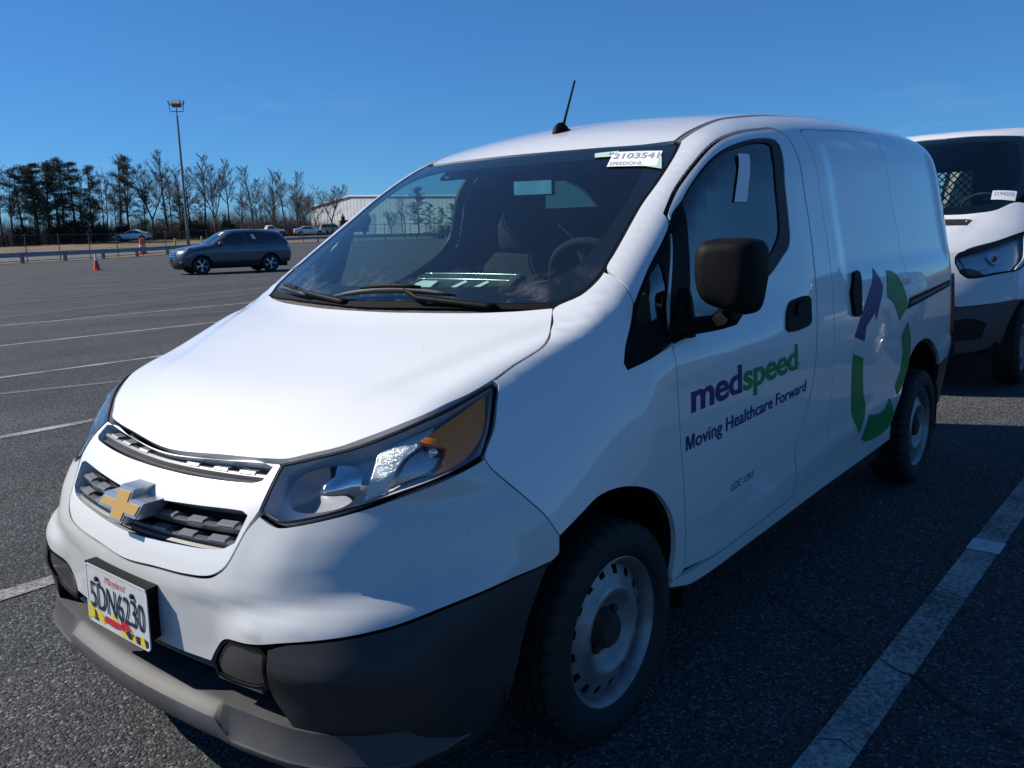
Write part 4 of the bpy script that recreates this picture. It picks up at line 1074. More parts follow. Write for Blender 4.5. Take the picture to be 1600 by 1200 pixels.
# dashboard
rings = []
for y in np.linspace(-.66, .66, 25):
    hmp = .045 * math.exp(-((y + .36) / .20) ** 2)
    x0 = .02 + .16 * (y / .66) ** 2 * .9 - .09 * (1 - (y / .66) ** 2)
    rings.append([(x0 + .02, y, 1.085), (x0 + .03, y, 1.118), (x0 + .10, y, 1.140), (.30, y, 1.158 + hmp * .7), (.43, y, 1.165 + hmp), (.48, y, 1.15 + hmp), (.50, y, 1.10), (.50, y, .8), (.15, y, .8)])
b = MB(); b.loft(rings); dsh = b.build('dashboard', DASH, van, True, 40)
b = MB(); ring = []
arcx = lambda y: .40 - .55 * (y + .02) ** 2
for y in np.linspace(-.235, .215, 15):
    ring.append([(arcx(y) - .10, y, 1.172), (arcx(y) - .03, y, 1.216), (arcx(y), y, 1.222), (arcx(y) + .015, y, 1.215), (arcx(y) + .015, y, 1.165)])
b.loft(ring); b.build('dash_hood', INTER, dsh, True, 40)
b = MB()
b.tube([(arcx(y) - .006, y, 1.2225) for y in np.linspace(-.225, .205, 15)], .0032, 6)
b.tube([(arcx(y) - .045, y, 1.206) for y in np.linspace(-.225, .205, 15)], .0028, 6)
b.build('dash_trim', SILVER, dsh, True)
for y0 in (-.10, -.0):  # slots of the dash hood, their lit look put in as white colour
    b = MB(); b.box((arcx(y0) - .080, y0, 1.190), (.055, .022, .004), Matrix.Rotation(R(-25), 3, 'Y') @ Matrix.Rotation(R(-28), 3, 'Z')); b.build('lit_dash_slot', PAPER, dsh)
b = MB(); b.box((arcx(.13) - .082, .15, 1.190), (.045, .09, .004), Matrix.Rotation(R(-25), 3, 'Y')); b.build('lit_dash_slot', PAPER, dsh)
# steering wheel
b = MB(); cw = Vector((.60, -.38, 1.165)); ax = Vector((.86, 0, .50)).normalized(); e1 = Vector((0, 1, 0)); e2 = ax.cross(e1)
pts = [cw + (e1 * math.cos(t) + e2 * math.sin(t)) * .185 for t in [2*math.pi*k/40 for k in range(41)]]
b.tube(pts, .015, 8)
for t in (R(10), R(170), R(270)): b.tube([cw, cw + (e1 * math.cos(t) - e2 * math.sin(t)) * .18], [.03, .014], 8)
b.lathe([(-.02, .001), (-.02, .05), (.03, .055), (.03, .001)], 16, 'x', tuple(cw)); b.tube([cw, cw - ax * .25], .03, 10)
b.build('steering_wheel', SEATM, van, True, 50)
def seat(y):
    s = empty('seat', (0, 0, 0)); s.parent = van
    def slab(name, secs, m):
        rings = []
        for (x, z), (dx, dz), w_ in secs:
            rings.append([(x + dx * math.cos(t) , y + w_ * math.copysign(abs(math.sin(t)) ** .6, math.sin(t)), z + dz * math.cos(t)) for t in [2*math.pi*k/20 for k in range(20)]])
        b = MB(); b.loft(rings); b.build(name, m, s, True, 60)
    slab('backrest', [((1.00, .72), (.07, .0), .20), ((1.03, .85), (.085, 0), .235), ((1.07, 1.05), (.08, 0), .24), ((1.12, 1.22), (.065, 0), .20), ((1.14, 1.27), (.04, 0), .16)], SEATM)
    slab('headrest', [((1.13, 1.27), (.03, 0), .09), ((1.13, 1.30), (.055, 0), .125), ((1.14, 1.39), (.06, 0), .135), ((1.15, 1.45), (.045, 0), .11), ((1.155, 1.465), (.02, 0), .07)], SEATM)
    slab('cushion', [((.62, .66), (0, .06), .20), ((.70, .68), (0, .085), .24), ((.95, .67), (0, .085), .24), ((1.02, .66), (0, .05), .2)], SEATM)
seat(-.37); seat(.37)
b = MB(); b.box((.63, -.085, 1.512), (.022, .15, .055), Matrix.Rotation(R(18), 3, 'Z')); b.tube([(.64, -.06, 1.55), (.635, -.08, 1.53)], .014, 8)
b.build('rearview_mirror', BLACKPL, van)
b = MB(); b.box((.617, -.090, 1.512), (.004, .14, .047), Matrix.Rotation(R(18), 3, 'Z')); b.build('mirror_glass', CHROME, van)
b = MB(); b.box((.86, .42, 1.615), (.13, .24, .012), Matrix.Rotation(R(-35), 3, 'Y')); b.build('sun_visor', DASH, van)
b = MB(); b.box((1.0, 0, .40), (1.0, 1.5, .02)); b.build('cabin_floor', INTER, van)

# ================================================================== ground
LA, LB, LC = np.array([10., 53.5]), np.array([54., 75.]), np.array([90., 63.3])    # guard rail line: the far corner of the lot
def nrm2(a, b):
    d = (b - a) / np.linalg.norm(b - a); return np.array([-d[1], d[0]])
N1, N2 = nrm2(LA, LB), nrm2(LB, LC)
def beyond(x, y): return np.maximum(x * N1[0] + y * N1[1] - N1 @ LA, x * N2[0] + y * N2[1] - N2 @ LB)
def zg(x, y): return .5 * sst((np.asarray(x, float) - 30) / 30) + .75 * sst((beyond(np.asarray(x, float), np.asarray(y, float)) - 5) / 26)
def gz(x, y): return float(zg(x, y))

def asphalt():
    m = bpy.data.materials.new('worn_asphalt'); m.use_nodes = True
    n = m.node_tree; b = n.nodes['Principled BSDF']; L = n.links.new
    tc = n.nodes.new('ShaderNodeTexCoord')
    v1 = n.nodes.new('ShaderNodeTexVoronoi'); v1.inputs['Scale'].default_value = 120
    L(tc.outputs['Object'], v1.inputs['Vector'])
    r1 = n.nodes.new('ShaderNodeValToRGB'); e = r1.color_ramp.elements
    e[0].position = .0; e[0].color = (.010, .011, .013, 1); e[1].position = 1; e[1].color = (.20, .198, .19, 1)
    q = r1.color_ramp.elements.new(.55); q.color = (.050, .050, .0515, 1)
    q = r1.color_ramp.elements.new(.88); q.color = (.080, .0795, .079, 1)
    sp = n.nodes.new('ShaderNodeSeparateColor'); L(v1.outputs['Color'], sp.inputs[0]); L(sp.outputs[0], r1.inputs[0])
    nz = n.nodes.new('ShaderNodeTexNoise'); nz.inputs['Scale'].default_value = .55; nz.inputs['Detail'].default_value = 8; nz.inputs['Roughness'].default_value = .65
    L(tc.outputs['Object'], nz.inputs['Vector'])
    r2 = n.nodes.new('ShaderNodeValToRGB'); r2.color_ramp.elements[0].position = .3; r2.color_ramp.elements[1].position = .72
    r2.color_ramp.elements[0].color = (.70, .74, .80, 1); r2.color_ramp.elements[1].color = (1.26, 1.28, 1.30, 1)
    L(nz.outputs['Fac'], r2.inputs[0])
    # long tracks worn by traffic, along the rows
    mp = n.nodes.new('ShaderNodeMapping'); mp.inputs['Scale'].default_value = (.03, .9, 1); mp.inputs['Rotation'].default_value = (0, 0, R(-10))
    L(tc.outputs['Object'], mp.inputs['Vector'])
    n3 = n.nodes.new('ShaderNodeTexNoise'); n3.inputs['Scale'].default_value = 1.2; n3.inputs['Detail'].default_value = 5
    L(mp.outputs[0], n3.inputs['Vector'])
    r3 = n.nodes.new('ShaderNodeValToRGB'); r3.color_ramp.elements[0].position = .35; r3.color_ramp.elements[1].position = .7
    r3.color_ramp.elements[0].color = (.82, .82, .83, 1); r3.color_ramp.elements[1].color = (1.22, 1.21, 1.20, 1)
    L(n3.outputs['Fac'], r3.inputs[0])
    a = n.nodes.new('ShaderNodeMix'); a.data_type = 'RGBA'; a.blend_type = 'MULTIPLY'; a.inputs[0].default_value = 1
    L(r1.outputs[0], a.inputs[6]); L(r2.outputs[0], a.inputs[7])
    a2 = n.nodes.new('ShaderNodeMix'); a2.data_type = 'RGBA'; a2.blend_type = 'MULTIPLY'; a2.inputs[0].default_value = 1
    L(a.outputs[2], a2.inputs[6]); L(r3.outputs[0], a2.inputs[7]); L(a2.outputs[2], b.inputs['Base Color'])
    b.inputs['Roughness'].default_value = .88; b.inputs['Specular IOR Level'].default_value = .3
    v2 = n.nodes.new('ShaderNodeTexVoronoi'); v2.feature = 'F1'; v2.inputs['Scale'].default_value = 120
    L(tc.outputs['Object'], v2.inputs['Vector'])
    n4 = n.nodes.new('ShaderNodeTexNoise'); n4.inputs['Scale'].default_value = 30; n4.inputs['Detail'].default_value = 6
    L(tc.outputs['Object'], n4.inputs['Vector'])
    ad = n.nodes.new('ShaderNodeMath'); ad.operation = 'MULTIPLY_ADD'; ad.inputs[1].default_value = -1.0
    L(v2.outputs['Distance'], ad.inputs[0]); L(n4.outputs['Fac'], ad.inputs[2])
    bp = n.nodes.new('ShaderNodeBump'); bp.inputs['Strength'].default_value = .9; bp.inputs['Distance'].default_value = .006
    L(ad.outputs[0], bp.inputs['Height']); L(bp.outputs[0], b.inputs['Normal'])
    return m
ASPH = asphalt()
GRASS = mat('winter_grass', (.15, .105, .055), .95, var=(.35, .45), bump=(8, .6, .05))
ROADM = mat('pale_road', (.11, .108, .105), .9, var=(.5, .2))

def sheet(name, xs, ys, m, dz=0.0, keep=None):
    X, Y = np.meshgrid(xs, ys); Z = zg(X, Y) + dz
    V = np.stack([X.ravel(), Y.ravel(), Z.ravel()], 1); nx = len(xs); Fc = []
    for j in range(len(ys) - 1):
        for i in range(nx - 1):
            if keep is None or keep((xs[i] + xs[i+1]) / 2, (ys[j] + ys[j+1]) / 2): Fc.append((j*nx+i, j*nx+i+1, (j+1)*nx+i+1, (j+1)*nx+i))
    o = mk(name, V, Fc, m, None, True); tag(o, kind='structure'); return o
far = [-2500, -900, -300, -120]
gx = np.array(far + list(np.arange(-60, 181, 4.)) + [220, 320, 600, 1200, 2500])
gnd = sheet('ground', gx, gx, GRASS, -.05)
# the lot: one sheet of asphalt ending along the guard rail
def strip_sheet(name, d0, d1, m, dz, nseg=60):
    """a strip that follows the guard rail at distances d0..d1 beyond it"""
    V = []; Fc = []
    path = [LA + (LA - LB) * 2, LA, LB, LC, LC + (LC - LB) * 1.5]
    pts = []
    for a, b_ in zip(path[:-1], path[1:]):
        for k in range(12): pts.append(a + (b_ - a) * k / 12)
    pts.append(path[-1]); mitre = []
    for i, p in enumerate(pts):
        nn = N1 if beyond(*(p + 0)) is None else None
        a = pts[max(i-1, 0)]; c = pts[min(i+1, len(pts)-1)]; mitre.append(nrm2(a, c))
    for p, q in zip(pts, mitre):
        for t in np.linspace(0, 1, 4):
            w_ = p + q * (d0 + (d1 - d0) * t); V.append((w_[0], w_[1], gz(*w_) + dz))
    for i in range(len(pts) - 1):
        for j in range(3): Fc.append((i*4+j, (i+1)*4+j, (i+1)*4+j+1, i*4+j+1))
    o = mk(name, V, Fc, m, None, True); tag(o, kind='structure'); return o
def lot():
    fine = np.arange(-40, 130.1, 2.0)
    X, Y = np.meshgrid(fine, np.arange(-60, 90.1, 2.0)); V0 = np.stack([X.ravel(), Y.ravel()], 1)
    # pull vertices beyond the edge back onto it
    for _ in range(3):
        for nn, p0 in ((N1, LA), (N2, LB)):
            d = V0 @ nn - nn @ p0 - 1.2; V0 -= np.maximum(d, 0)[:, None] * nn
    V = np.column_stack([V0, zg(V0[:, 0], V0[:, 1])]); nx = len(fine); Fc = []
    for j in range(X.shape[0] - 1):
        for i in range(nx - 1):
            q = (j*nx+i, j*nx+i+1, (j+1)*nx+i+1, (j+1)*nx+i)
            P = V0[list(q)]
            if abs(area2(P)) > .05: Fc.append(q)
    o = mk('parking_lot', V, Fc, ASPH, None, True); tag(o, kind='structure')
lot()
strip_sheet('road', 5.5, 13.0, ROADM, .0)

# painted lines, worn through to the asphalt
def line_mat():
    m = bpy.data.materials.new('worn_white_line'); m.use_nodes = True
    n = m.node_tree; b = n.nodes['Principled BSDF']; L = n.links.new
    tc = n.nodes.new('ShaderNodeTexCoord')
    a = n.nodes.new('ShaderNodeTexNoise'); a.inputs['Scale'].default_value = 60; a.inputs['Detail'].default_value = 6; a.inputs['Roughness'].default_value = .7
    c = n.nodes.new('ShaderNodeTexNoise'); c.inputs['Scale'].default_value = 3.2; c.inputs['Detail'].default_value = 4
    L(tc.outputs['Object'], a.inputs['Vector']); L(tc.outputs['Object'], c.inputs['Vector'])
    s = n.nodes.new('ShaderNodeMath'); s.operation = 'MULTIPLY_ADD'; s.inputs[1].default_value = .55
    L(c.outputs['Fac'], s.inputs[0]); L(a.outputs['Fac'], s.inputs[2])
    r = n.nodes.new('ShaderNodeValToRGB'); r.color_ramp.elements[0].position = .62; r.color_ramp.elements[1].position = .92
    r.color_ramp.elements[0].color = (.06, .06, .062, 1); r.color_ramp.elements[1].color = (.40, .385, .365, 1)
    L(s.outputs[0], r.inputs[0]); L(r.outputs[0], b.inputs['Base Color'])
    b.inputs['Roughness'].default_value = .85
    bp = n.nodes.new('ShaderNodeBump'); bp.inputs['Strength'].default_value = .6; bp.inputs['Distance'].default_value = .004
    L(a.outputs['Fac'], bp.inputs['Height']); L(bp.outputs[0], b.inputs['Normal'])
    return m
LINE = line_mat()
FAINT = mat('faded_line', (.105, .104, .100), .9, var=(2.5, .3))
TAR = mat('tar_crack', (.012, .012, .013), .85)
def ribbon(name, pts, w_, m, dz=.004, jag=0.0, seed=0):
    rg = random.Random(seed); P = [Vector((*p, 0)) for p in pts]; V = []; Fc = []
    dense = []
    for a, b_ in zip(P[:-1], P[1:]):
        k = max(1, int((b_ - a).length / .35)) if jag else max(1, int((b_ - a).length / 3))
        dense += [a.lerp(b_, i / k) for i in range(k)]
    dense.append(P[-1])
    for i, p in enumerate(dense):
        t = (dense[min(i+1, len(dense)-1)] - dense[max(i-1, 0)]).normalized(); nn = Vector((-t.y, t.x, 0))
        o1 = w_ / 2 * (1 + rg.uniform(-jag, jag)); sh = nn * rg.uniform(-jag, jag) * w_ * 1.2
        for s_ in (-1, 1):
            q = p + sh + nn * o1 * s_; V.append((q.x, q.y, gz(q.x, q.y) + dz))
    for i in range(len(dense) - 1): Fc.append((2*i, 2*i+2, 2*i+3, 2*i+1))
    o = mk(name, V, Fc, m); tag(o, kind='structure'); return o
ribbon('stall_line', [(-1.6, -1.322), (5.3, -1.318)], .115, LINE)
for k, y in enumerate((1.61, 4.66, 7.66, 10.69, 13.75)):
    ribbon('stall_line', [(-14, y - .03), (16, y + .03)], .105, LINE)
for a, b_ in (((2.2, 14.7), (17, 19.7)), ((3.0, 18.3), (24, 25.3)), ((4.0, 22.4), (30, 31.5)), ((5.5, 26.5), (34, 36.5)), ((8, 33), (40, 44))):
    ribbon('faded_stall_line', [a, b_], .12, FAINT)
for a, b_ in (((-.6, 7.2), (3.4, 5.9)), ((3.2, 14.4), (7.6, 12.2))):
    ribbon('faded_stall_line', [a, b_], .10, FAINT, .0035)
ribbon('line_patch', [(2.02, -1.322), (2.17, -1.320)], .125, mat('fresh_line', (.50, .50, .50), .8, var=(30, .2)), .006)
ribbon('crack', [(1.23, -.54), (1.06, -.87), (.93, -1.08), (.85, -1.25), (.80, -1.33), (.79, -1.40), (.71, -1.49), (.64, -1.64), (.60, -1.71), (.5, -2.0)], .009, TAR, .0065, .8, 3)
ribbon('crack', [(.30, -1.27), (.33, -1.32), (.29, -1.38)], .006, TAR, .0065, .7, 4)
ribbon('crack', [(3.9, 4.3), (6.1, 3.2), (8.5, 3.0)], .02, TAR, .005, .7, 5)
ribbon('tar_seam', [(4.6, 14.0), (9.5, 15.6), (18, 18.2)], .10, TAR, .003, .3, 6)
ribbon('tar_seam', [(6, 19.0), (14, 22), (24, 25)], .12, TAR, .003, .3, 7)

# ================================================================== guard rail
GALV = mat('galvanised_steel', (.30, .31, .32), .45, metal=.5, var=(3, .2))
WOODP = mat('weathered_post', (.20, .19, .18), .85, var=(6, .3))
rail = empty('guard_rail', (54, 75, gz(54, 75)), 0, 'long galvanised guard rail along the far edge of the parking lot', 'guard rail')
def rel(o_, root): o_.parent = root; o_.matrix_parent_inverse = Matrix.Translation(root.location).inverted(); return o_
path = []
Pm = LA + (LA - LB) * .75
def along(a, b_, step):
    n_ = max(1, int(np.linalg.norm(b_ - a) / step)); return [a + (b_ - a) * k / n_ for k in range(n_ + 1)]
run = along(Pm, LA, 1.905) + along(LA, LB, 1.905)[1:] + along(LB, LC + (LC - LB) * .6, 1.905)[1:]
wprof = [(.0, .69), (.045, .655), (.045, .615), (.0, .575), (.0, .505), (.045, .465), (.045, .425), (.0, .39), (-.006, .39), (.036, .43), (.036, .46), (-.008, .50), (-.008, .58), (.036, .62), (.036, .65), (-.006, .69)]
b = MB(); rings = []
for i, p in enumerate(run):
    q = nrm2(run[max(i-1, 0)], run[min(i+1, len(run)-1)])
    rings.append([(p[0] - q[0] * o_, p[1] - q[1] * o_, gz(*p) + z) for o_, z in wprof])
b.loft(rings); rel(b.build('rail', GALV, None, False), rail)
pme = None
for i, p in enumerate(run[::2]):
    q = nrm2(run[max(2*i-1, 0)], run[min(2*i+1, len(run)-1)]); an_ = math.atan2(q[1], q[0])
    if pme is None:
        b = MB(); b.box((0, 0, .30), (.20, .15, .78)); b.box((-.13, 0, .545), (.10, .13, .30)); o = b.build('post', WOODP); pme = o.data
    else:
        o = bpy.data.objects.new('post', pme); COL.objects.link(o)
    o.rotation_euler = (0, 0, an_); o.location = (p[0] + q[0] * .16, p[1] + q[1] * .16, gz(*p)); rel(o, rail)

# ================================================================== chain-link fence behind it
WIRE = mat('dark_fence_steel', (.075, .075, .078), .6, metal=.3)
fence = empty('chain_link_fence', (54, 76.5, gz(54, 76.5)), 0, 'tall chain link fence with thin posts and a top rail behind the guard rail', 'fence')
fr0 = [Pm + N1 * 1.4] + [LA + N1 * 1.4, LB + (N1 + N2) * .75, LC + N2 * 1.4, LC + (LC - LB) * .6 + N2 * 1.4]
frun = []
for a, b_ in zip(fr0[:-1], fr0[1:]): frun += along(a, b_, 3.05)[(1 if frun else 0):]
b = MB(); b.tube([(p[0], p[1], gz(*p) + 1.82) for p in frun], .028, 6); rel(b.build('top_rail', WIRE), fence)
fme = None
for p in frun:
    if fme is None:
        b = MB(); b.tube([(0, 0, -.1), (0, 0, 1.86)], .034, 6); b.tube([(0, 0, 1.86), (0, 0, 1.90)], [.045, .01], 6); o = b.build('post', WIRE); fme = o.data
    else:
        o = bpy.data.objects.new('post', fme); COL.objects.link(o)
    o.location = (p[0], p[1], gz(*p)); rel(o, fence)
b = MB()
for a, c in zip(frun[:-1], frun[1:]):
    d = (c - a); L_ = np.linalg.norm(d); t = d / L_; z0 = gz(*a); z1 = gz(*c)
    n_ = int(L_ / .20)
    for k in range(-8, n_ + 1):
        for sg in (1, -1):
            s0 = k * .20; s1 = s0 + 1.75; u0, u1 = max(s0, 0), min(s1, L_)
            if u1 <= u0: continue
            h0 = .04 + (u0 - s0); h1 = .04 + (u1 - s0)
            if sg < 0: h0, h1 = 1.83 - h0, 1.83 - h1
            p0 = a + t * u0; p1 = a + t * u1; w_ = .0035
            za, zb = z0 + (z1 - z0) * u0 / L_, z0 + (z1 - z0) * u1 / L_
            V = [(p0[0] - t[0]*w_, p0[1] - t[1]*w_, za + h0), (p0[0] + t[0]*w_, p0[1] + t[1]*w_, za + h0), (p1[0] + t[0]*w_, p1[1] + t[1]*w_, zb + h1), (p1[0] - t[0]*w_, p1[1] - t[1]*w_, zb + h1)]
            b.add(V, [(0, 1, 2, 3)])
o = b.build('wire_mesh', WIRE); o['kind'] = 'stuff'; rel(o, fence)

# ================================================================== lamp pole, bollards, cones
def lamp_pole(x, y):
    t = empty('lamp_pole', (x, y, gz(x, y)), R(-40), 'tall grey floodlight pole with two lamp heads standing behind the dark parked car', 'lamp pole')
    PM = mat('pole_steel', (.17, .17, .165), .5, metal=.3, var=(2, .2))
    b = MB(); b.lathe([(0, .30), (.10, .30), (.10, .15), (.16, .14), (12.6, .085), (12.62, .02)], 14, 'z'); b.build('pole', PM, t, True, 40)
    b = MB()
    b.tube([(0, 0, 12.5), (0, 0, 13.35)], .045, 8); b.tube([(-.55, 0, 12.95), (.55, 0, 12.95)], .04, 8)
    for sx in (-1, 1): b.tube([(sx * .55, 0, 12.95), (sx * .62, 0, 13.1), (sx * .62, 0, 13.55)], .035, 8)
    b.build('bracket', PM, t)
    for sx, rz_ in ((-.0, 0), (0, 0)):
        pass
    LM = mat('lamp_face', (.55, .55, .52), .25)
    for sx, tilt, yy, zz in ((0, -38, -.12, 13.75), (0, 38, .22, 13.62)):
        rot = Matrix.Rotation(R(tilt), 3, 'X')
        b = MB(); b.box((sx, yy, zz), (.86, .20, .50), rot); h_ = b.build('lamp_head', PM, t)
        off = rot @ Vector((0, -.105 if tilt < 0 else .105, 0))
        b = MB(); b.box((sx, yy + off.x * 0 + off.y, zz + off.z), (.76, .02, .42), rot); b.build('lamp_glass', LM, h_)
    for sx in (-1, 1):
        b = MB(); b.box((sx * .66, .05, 13.72), (.06, .5, .42), Matrix.Rotation(R(18 * sx), 3, 'Y')); b.build('glare_shield', PM, t)
lamp_pole(44.2, 76.6)
YEL = mat('faded_yellow_bollard', (.52, .38, .07), .6, var=(5, .2))
def bollard(x, y, label):
    b = MB(); b.lathe([(-.1, .085), (1.05, .085), (1.11, .07), (1.135, .03), (1.14, .002)], 14, 'z'); o = b.build('bollard', YEL, None, True, 50)
    o.location = (x, y, gz(x, y)); tag(o, label, 'bollard', 'yellow bollards by the lamp pole')
bollard(43.1, 77.1, 'faded yellow bollard left of the lamp pole'); bollard(48.6, 81.5, 'faded yellow bollard right of the lamp pole, above the dark car bonnet')
ORG = mat('orange_plastic', (.72, .085, .020), .5, var=(6, .15))
WHT = mat('white_collar', (.72, .72, .70), .5)
def cone(x, y, h, label):
    t = empty('traffic_cone', (x, y, gz(x, y)), .3, label, 'traffic cone')
    s = h / .9
    b = MB(); b.loft([[(sx * .20 * s, sy * .20 * s, z) for sx, sy in ((-1, -1), (1, -1), (1, 1), (-1, 1))] for z in (.002, .035)]); b.build('base', ORG, t)
    b = MB(); b.lathe([(.036, .155 * s), (.30 * h, .125 * s), (.56 * h, .085 * s)], 20, 'z'); b.lathe([(.90 * h, .040 * s), (h * .99, .028 * s), (h, .010)], 20, 'z'); b.build('body', ORG, t, True, 50)
    b = MB(); b.lathe([(.56 * h, .086 * s), (.90 * h, .041 * s)], 20, 'z'); b.build('collar', WHT, t, True, 50)
cone(17.05, 38.25, .80, 'orange traffic cone with a white collar alone on the asphalt')
def barrel(x, y):
    t = empty('traffic_drum', (x, y, gz(x, y)), 0, 'orange and white traffic drum with a stacked top behind the guard rail', 'traffic drum')
    b = MB(); b.lathe([(0, .40), (.08, .40), (.08, .32), (.62, .30), (.62, .29), (.64, .27)], 24, 'z'); b.lathe([(.80, .27), (.98, .27), (.98, .24), (1.30, .23), (1.34, .15), (1.34, .01)], 24, 'z'); b.build('body', ORG, t, True, 40)
    b = MB(); b.lathe([(.64, .272), (.80, .272)], 24, 'z'); b.build('band', WHT, t, True)
barrel(37.4, 72.6)

# ================================================================== other vehicles
def car_F(p):
    X, K, W, H, RF, RR = pchip(*p['nose']), p.get('k', .35), pchip(*p['width']), pchip(*p['hood']), pchip(*p['roof']), pchip(*p['rear'])
    x0, z0, sl, bu = p['ws']; L_ = p['L']
    def F(P):
        x, y, z = P[..., 0], np.abs(P[..., 1]), P[..., 2]
        Wd = W(z) - .05 * np.maximum(0, 1.0 - x) ** 2 - .06 * np.maximum(0, x - L_ + 1.0) ** 2
        fs = y - Wd
        ff = X(z) + K * y * y - x
        fh = (z - (H(x) - .08 * y * y)) * .95
        fw = (z - (z0 + sl * (x - x0 - bu * y * y))) * .85
        fr = z - (RF(x) - .07 * y * y)
        fb = x - (RR(z) - .15 * y * y)
        q = smax(smin(fh, smax(fw, fr, .06), .03), ff, .08)
        return smax(smax(q, fb, .12), fs, p.get('kc', .18))
    return F
SUVP = dict(L=4.53, nose=([.2,.35,.5,.62,.75,.9,1.0],[.16,.05,.01,.0,.03,.13,.28]), k=.42, width=([.2,.35,.5,.8,1.0,1.12,1.4,1.65],[.80,.86,.905,.915,.90,.87,.76,.64]),
    hood=([.0,.12,.4,.8,1.15,1.4,1.6],[.80,.90,1.00,1.07,1.12,1.15,1.15]), ws=(1.17, 1.12, .60, .30), roof=([1.7,1.95,2.3,2.9,3.6,4.3,4.6],[1.50,1.575,1.635,1.65,1.61,1.49,1.42]),
    rear=([.2,.4,.7,.95,1.1,1.3,1.5,1.65],[4.36,4.46,4.53,4.50,4.42,4.28,4.08,3.85]))
def car_paint(name, col, metal=.3): return mat(name, col, .38, metal=metal, coat=1.0, coat_rough=.03)
CARGL = mat('dark_car_glass', (.010, .013, .016), .05, spec=.6, coat=1.0)
def arc(cx, cz, r_, a0, a1, n_=9): return [(cx + r_ * math.cos(R(a0 + (a1 - a0) * k / n_)), cz + r_ * math.sin(R(a0 + (a1 - a0) * k / n_))) for k in range(n_ + 1)]
def alloy(rt, rr, wid, spokes=5):
    h = wid / 2; t = MB()
    t.lathe([(-h * .8, rr), (-h, rr + (rt - rr) * .4), (-h * .95, rt - .025), (-h * .8, rt - .004), (h * .8, rt - .004), (h, rt - .03), (h, rr)], 40)
    rm = MB(); rm.lathe([(-h * .78, rr + .004), (-h * .82, rr - .004), (-h * .6, rr - .02), (h * .5, rr - .03)], 40)
    for k in range(spokes):
        for dd in (-.13, .13):
            a = 2 * math.pi * k / spokes; e = a + dd
            p0 = Vector((.05 * math.cos(a), -h * .72, .05 * math.sin(a))); p1 = Vector(((rr - .006) * math.cos(e), -h * .70, (rr - .006) * math.sin(e)))
            rm.tube([p0, p1], [.022, .026], 5)
    rm.lathe([(-h * .62, .06), (-h * .78, .055), (-h * .80, .03), (-h * .80, .002)], 16)
    bk = MB(); bk.lathe([(-h * .2, rr - .02), (-h * .2, .01)], 24)
    return t, rm, bk
def build_car(root, p, paint, lower, res, det=True):
    F = car_F(p); L_ = p['L']; wr = p['wr']; xa, xb = p['axles']; S_, T_, FR, C_, B_ = Proj('side'), Proj('top'), Proj('front', .95, 0, 2.4, .018), Proj('cyl', zc=.75), Proj('back')
    pr = (root, root)
    cv = lambda src, dst, pts: None
    def s2(pts):
        U = S_.uv(pts); P0, D = S_.rays(U); P, ok = solve(F, P0, D, 2.4)
        return [(a, math.degrees(math.atan2(c - .75, -b_))) for a, b_, c in P]
    # sides: sill to roof edge, arches and windows cut out
    side = p['side_low'][:1] + arc(xa, wr, p['ar'], 188, -8, 12)[0:] + p['side_low'][1:2] + arc(xb, wr, p['ar'], 188, -8, 12) + p['side_low'][2:] + p['side_up']
    body = patch('body_side', F, C_, s2(side), paint, pr, holes=[s2(w_) for w_ in p['wins']], res=res, gap=.001, depth=.02, mirror=True)
    for w_ in p['wins']:
        patch('window', F, C_, s2(w_), CARGL, tuple(body), res=res * 1.5, gap=0, off=-.006, depth=0, mirror=True)
    patch('hood', F, T_, mir(p['hood_o']), paint, root, res=res, gap=.004, depth=.02)
    ws = patch('windscreen', F, T_, mir(p['ws_o']), p.get('wglass', CARGL), root, res=res, gap=.002, off=-.003, depth=.01)
    patch('roof', F, T_, mir(p['roof_o']), paint, root, res=res, gap=.0, depth=.02)
    patch('nose', F, FR, mirf(p['nose_o']), paint, root, res=res, gap=.002, depth=.02)
    patch('tail', F, B_, p['tail_o'], paint, root, res=res, gap=.0, depth=.02)
    patch('rear_window', F, B_, p['rw_o'], CARGL, root, res=res, gap=.0, off=.004, depth=0)
    # underside and wheel wells
    b = MB(); b.box((L_ / 2, 0, .33), (L_ - .5, 1.35, .26)); b.box((L_ / 2, 0, .55), (L_ - 1.0, 1.2, .3)); b.build('underbody', DARK, root)
    if 'clad' in p: patch('lower_cladding', F, C_, s2(p['clad']), lower, pr, res=res, gap=0, off=.004, depth=.02, mirror=True)
    if 'low_nose' in p: patch('lower_bumper', F, FR, mirf(p['low_nose']), lower, root, res=res, gap=0, off=.006, depth=.03)
    al = [mb.build(nm, m_, None, True, 40) for mb, nm, m_ in zip(alloy(wr, p['rim'], .21), ('tyre', 'rim', 'brake_drum'), (TYRE, mat('alloy_rim', (.50, .51, .53), .3, metal=.7), DARK))]
    mes = [o.data for o in al]
    for o in al: bpy.data.objects.remove(o)
    for x in (xa, xb):
        for sg in (-1, 1):
            we = bpy.data.objects.new('wheel', None); COL.objects.link(we); we.parent = root
            we.location = (x, sg * p['track'], wr); we.rotation_euler = (0, 0.4 * x, 0 if sg < 0 else math.pi)
            for me, nm in zip(mes, ('tyre', 'rim', 'brake_drum')):
                o = bpy.data.objects.new(nm, me); COL.objects.link(o); o.parent = we
    return F, s2, FR, C_, T_, body, ws

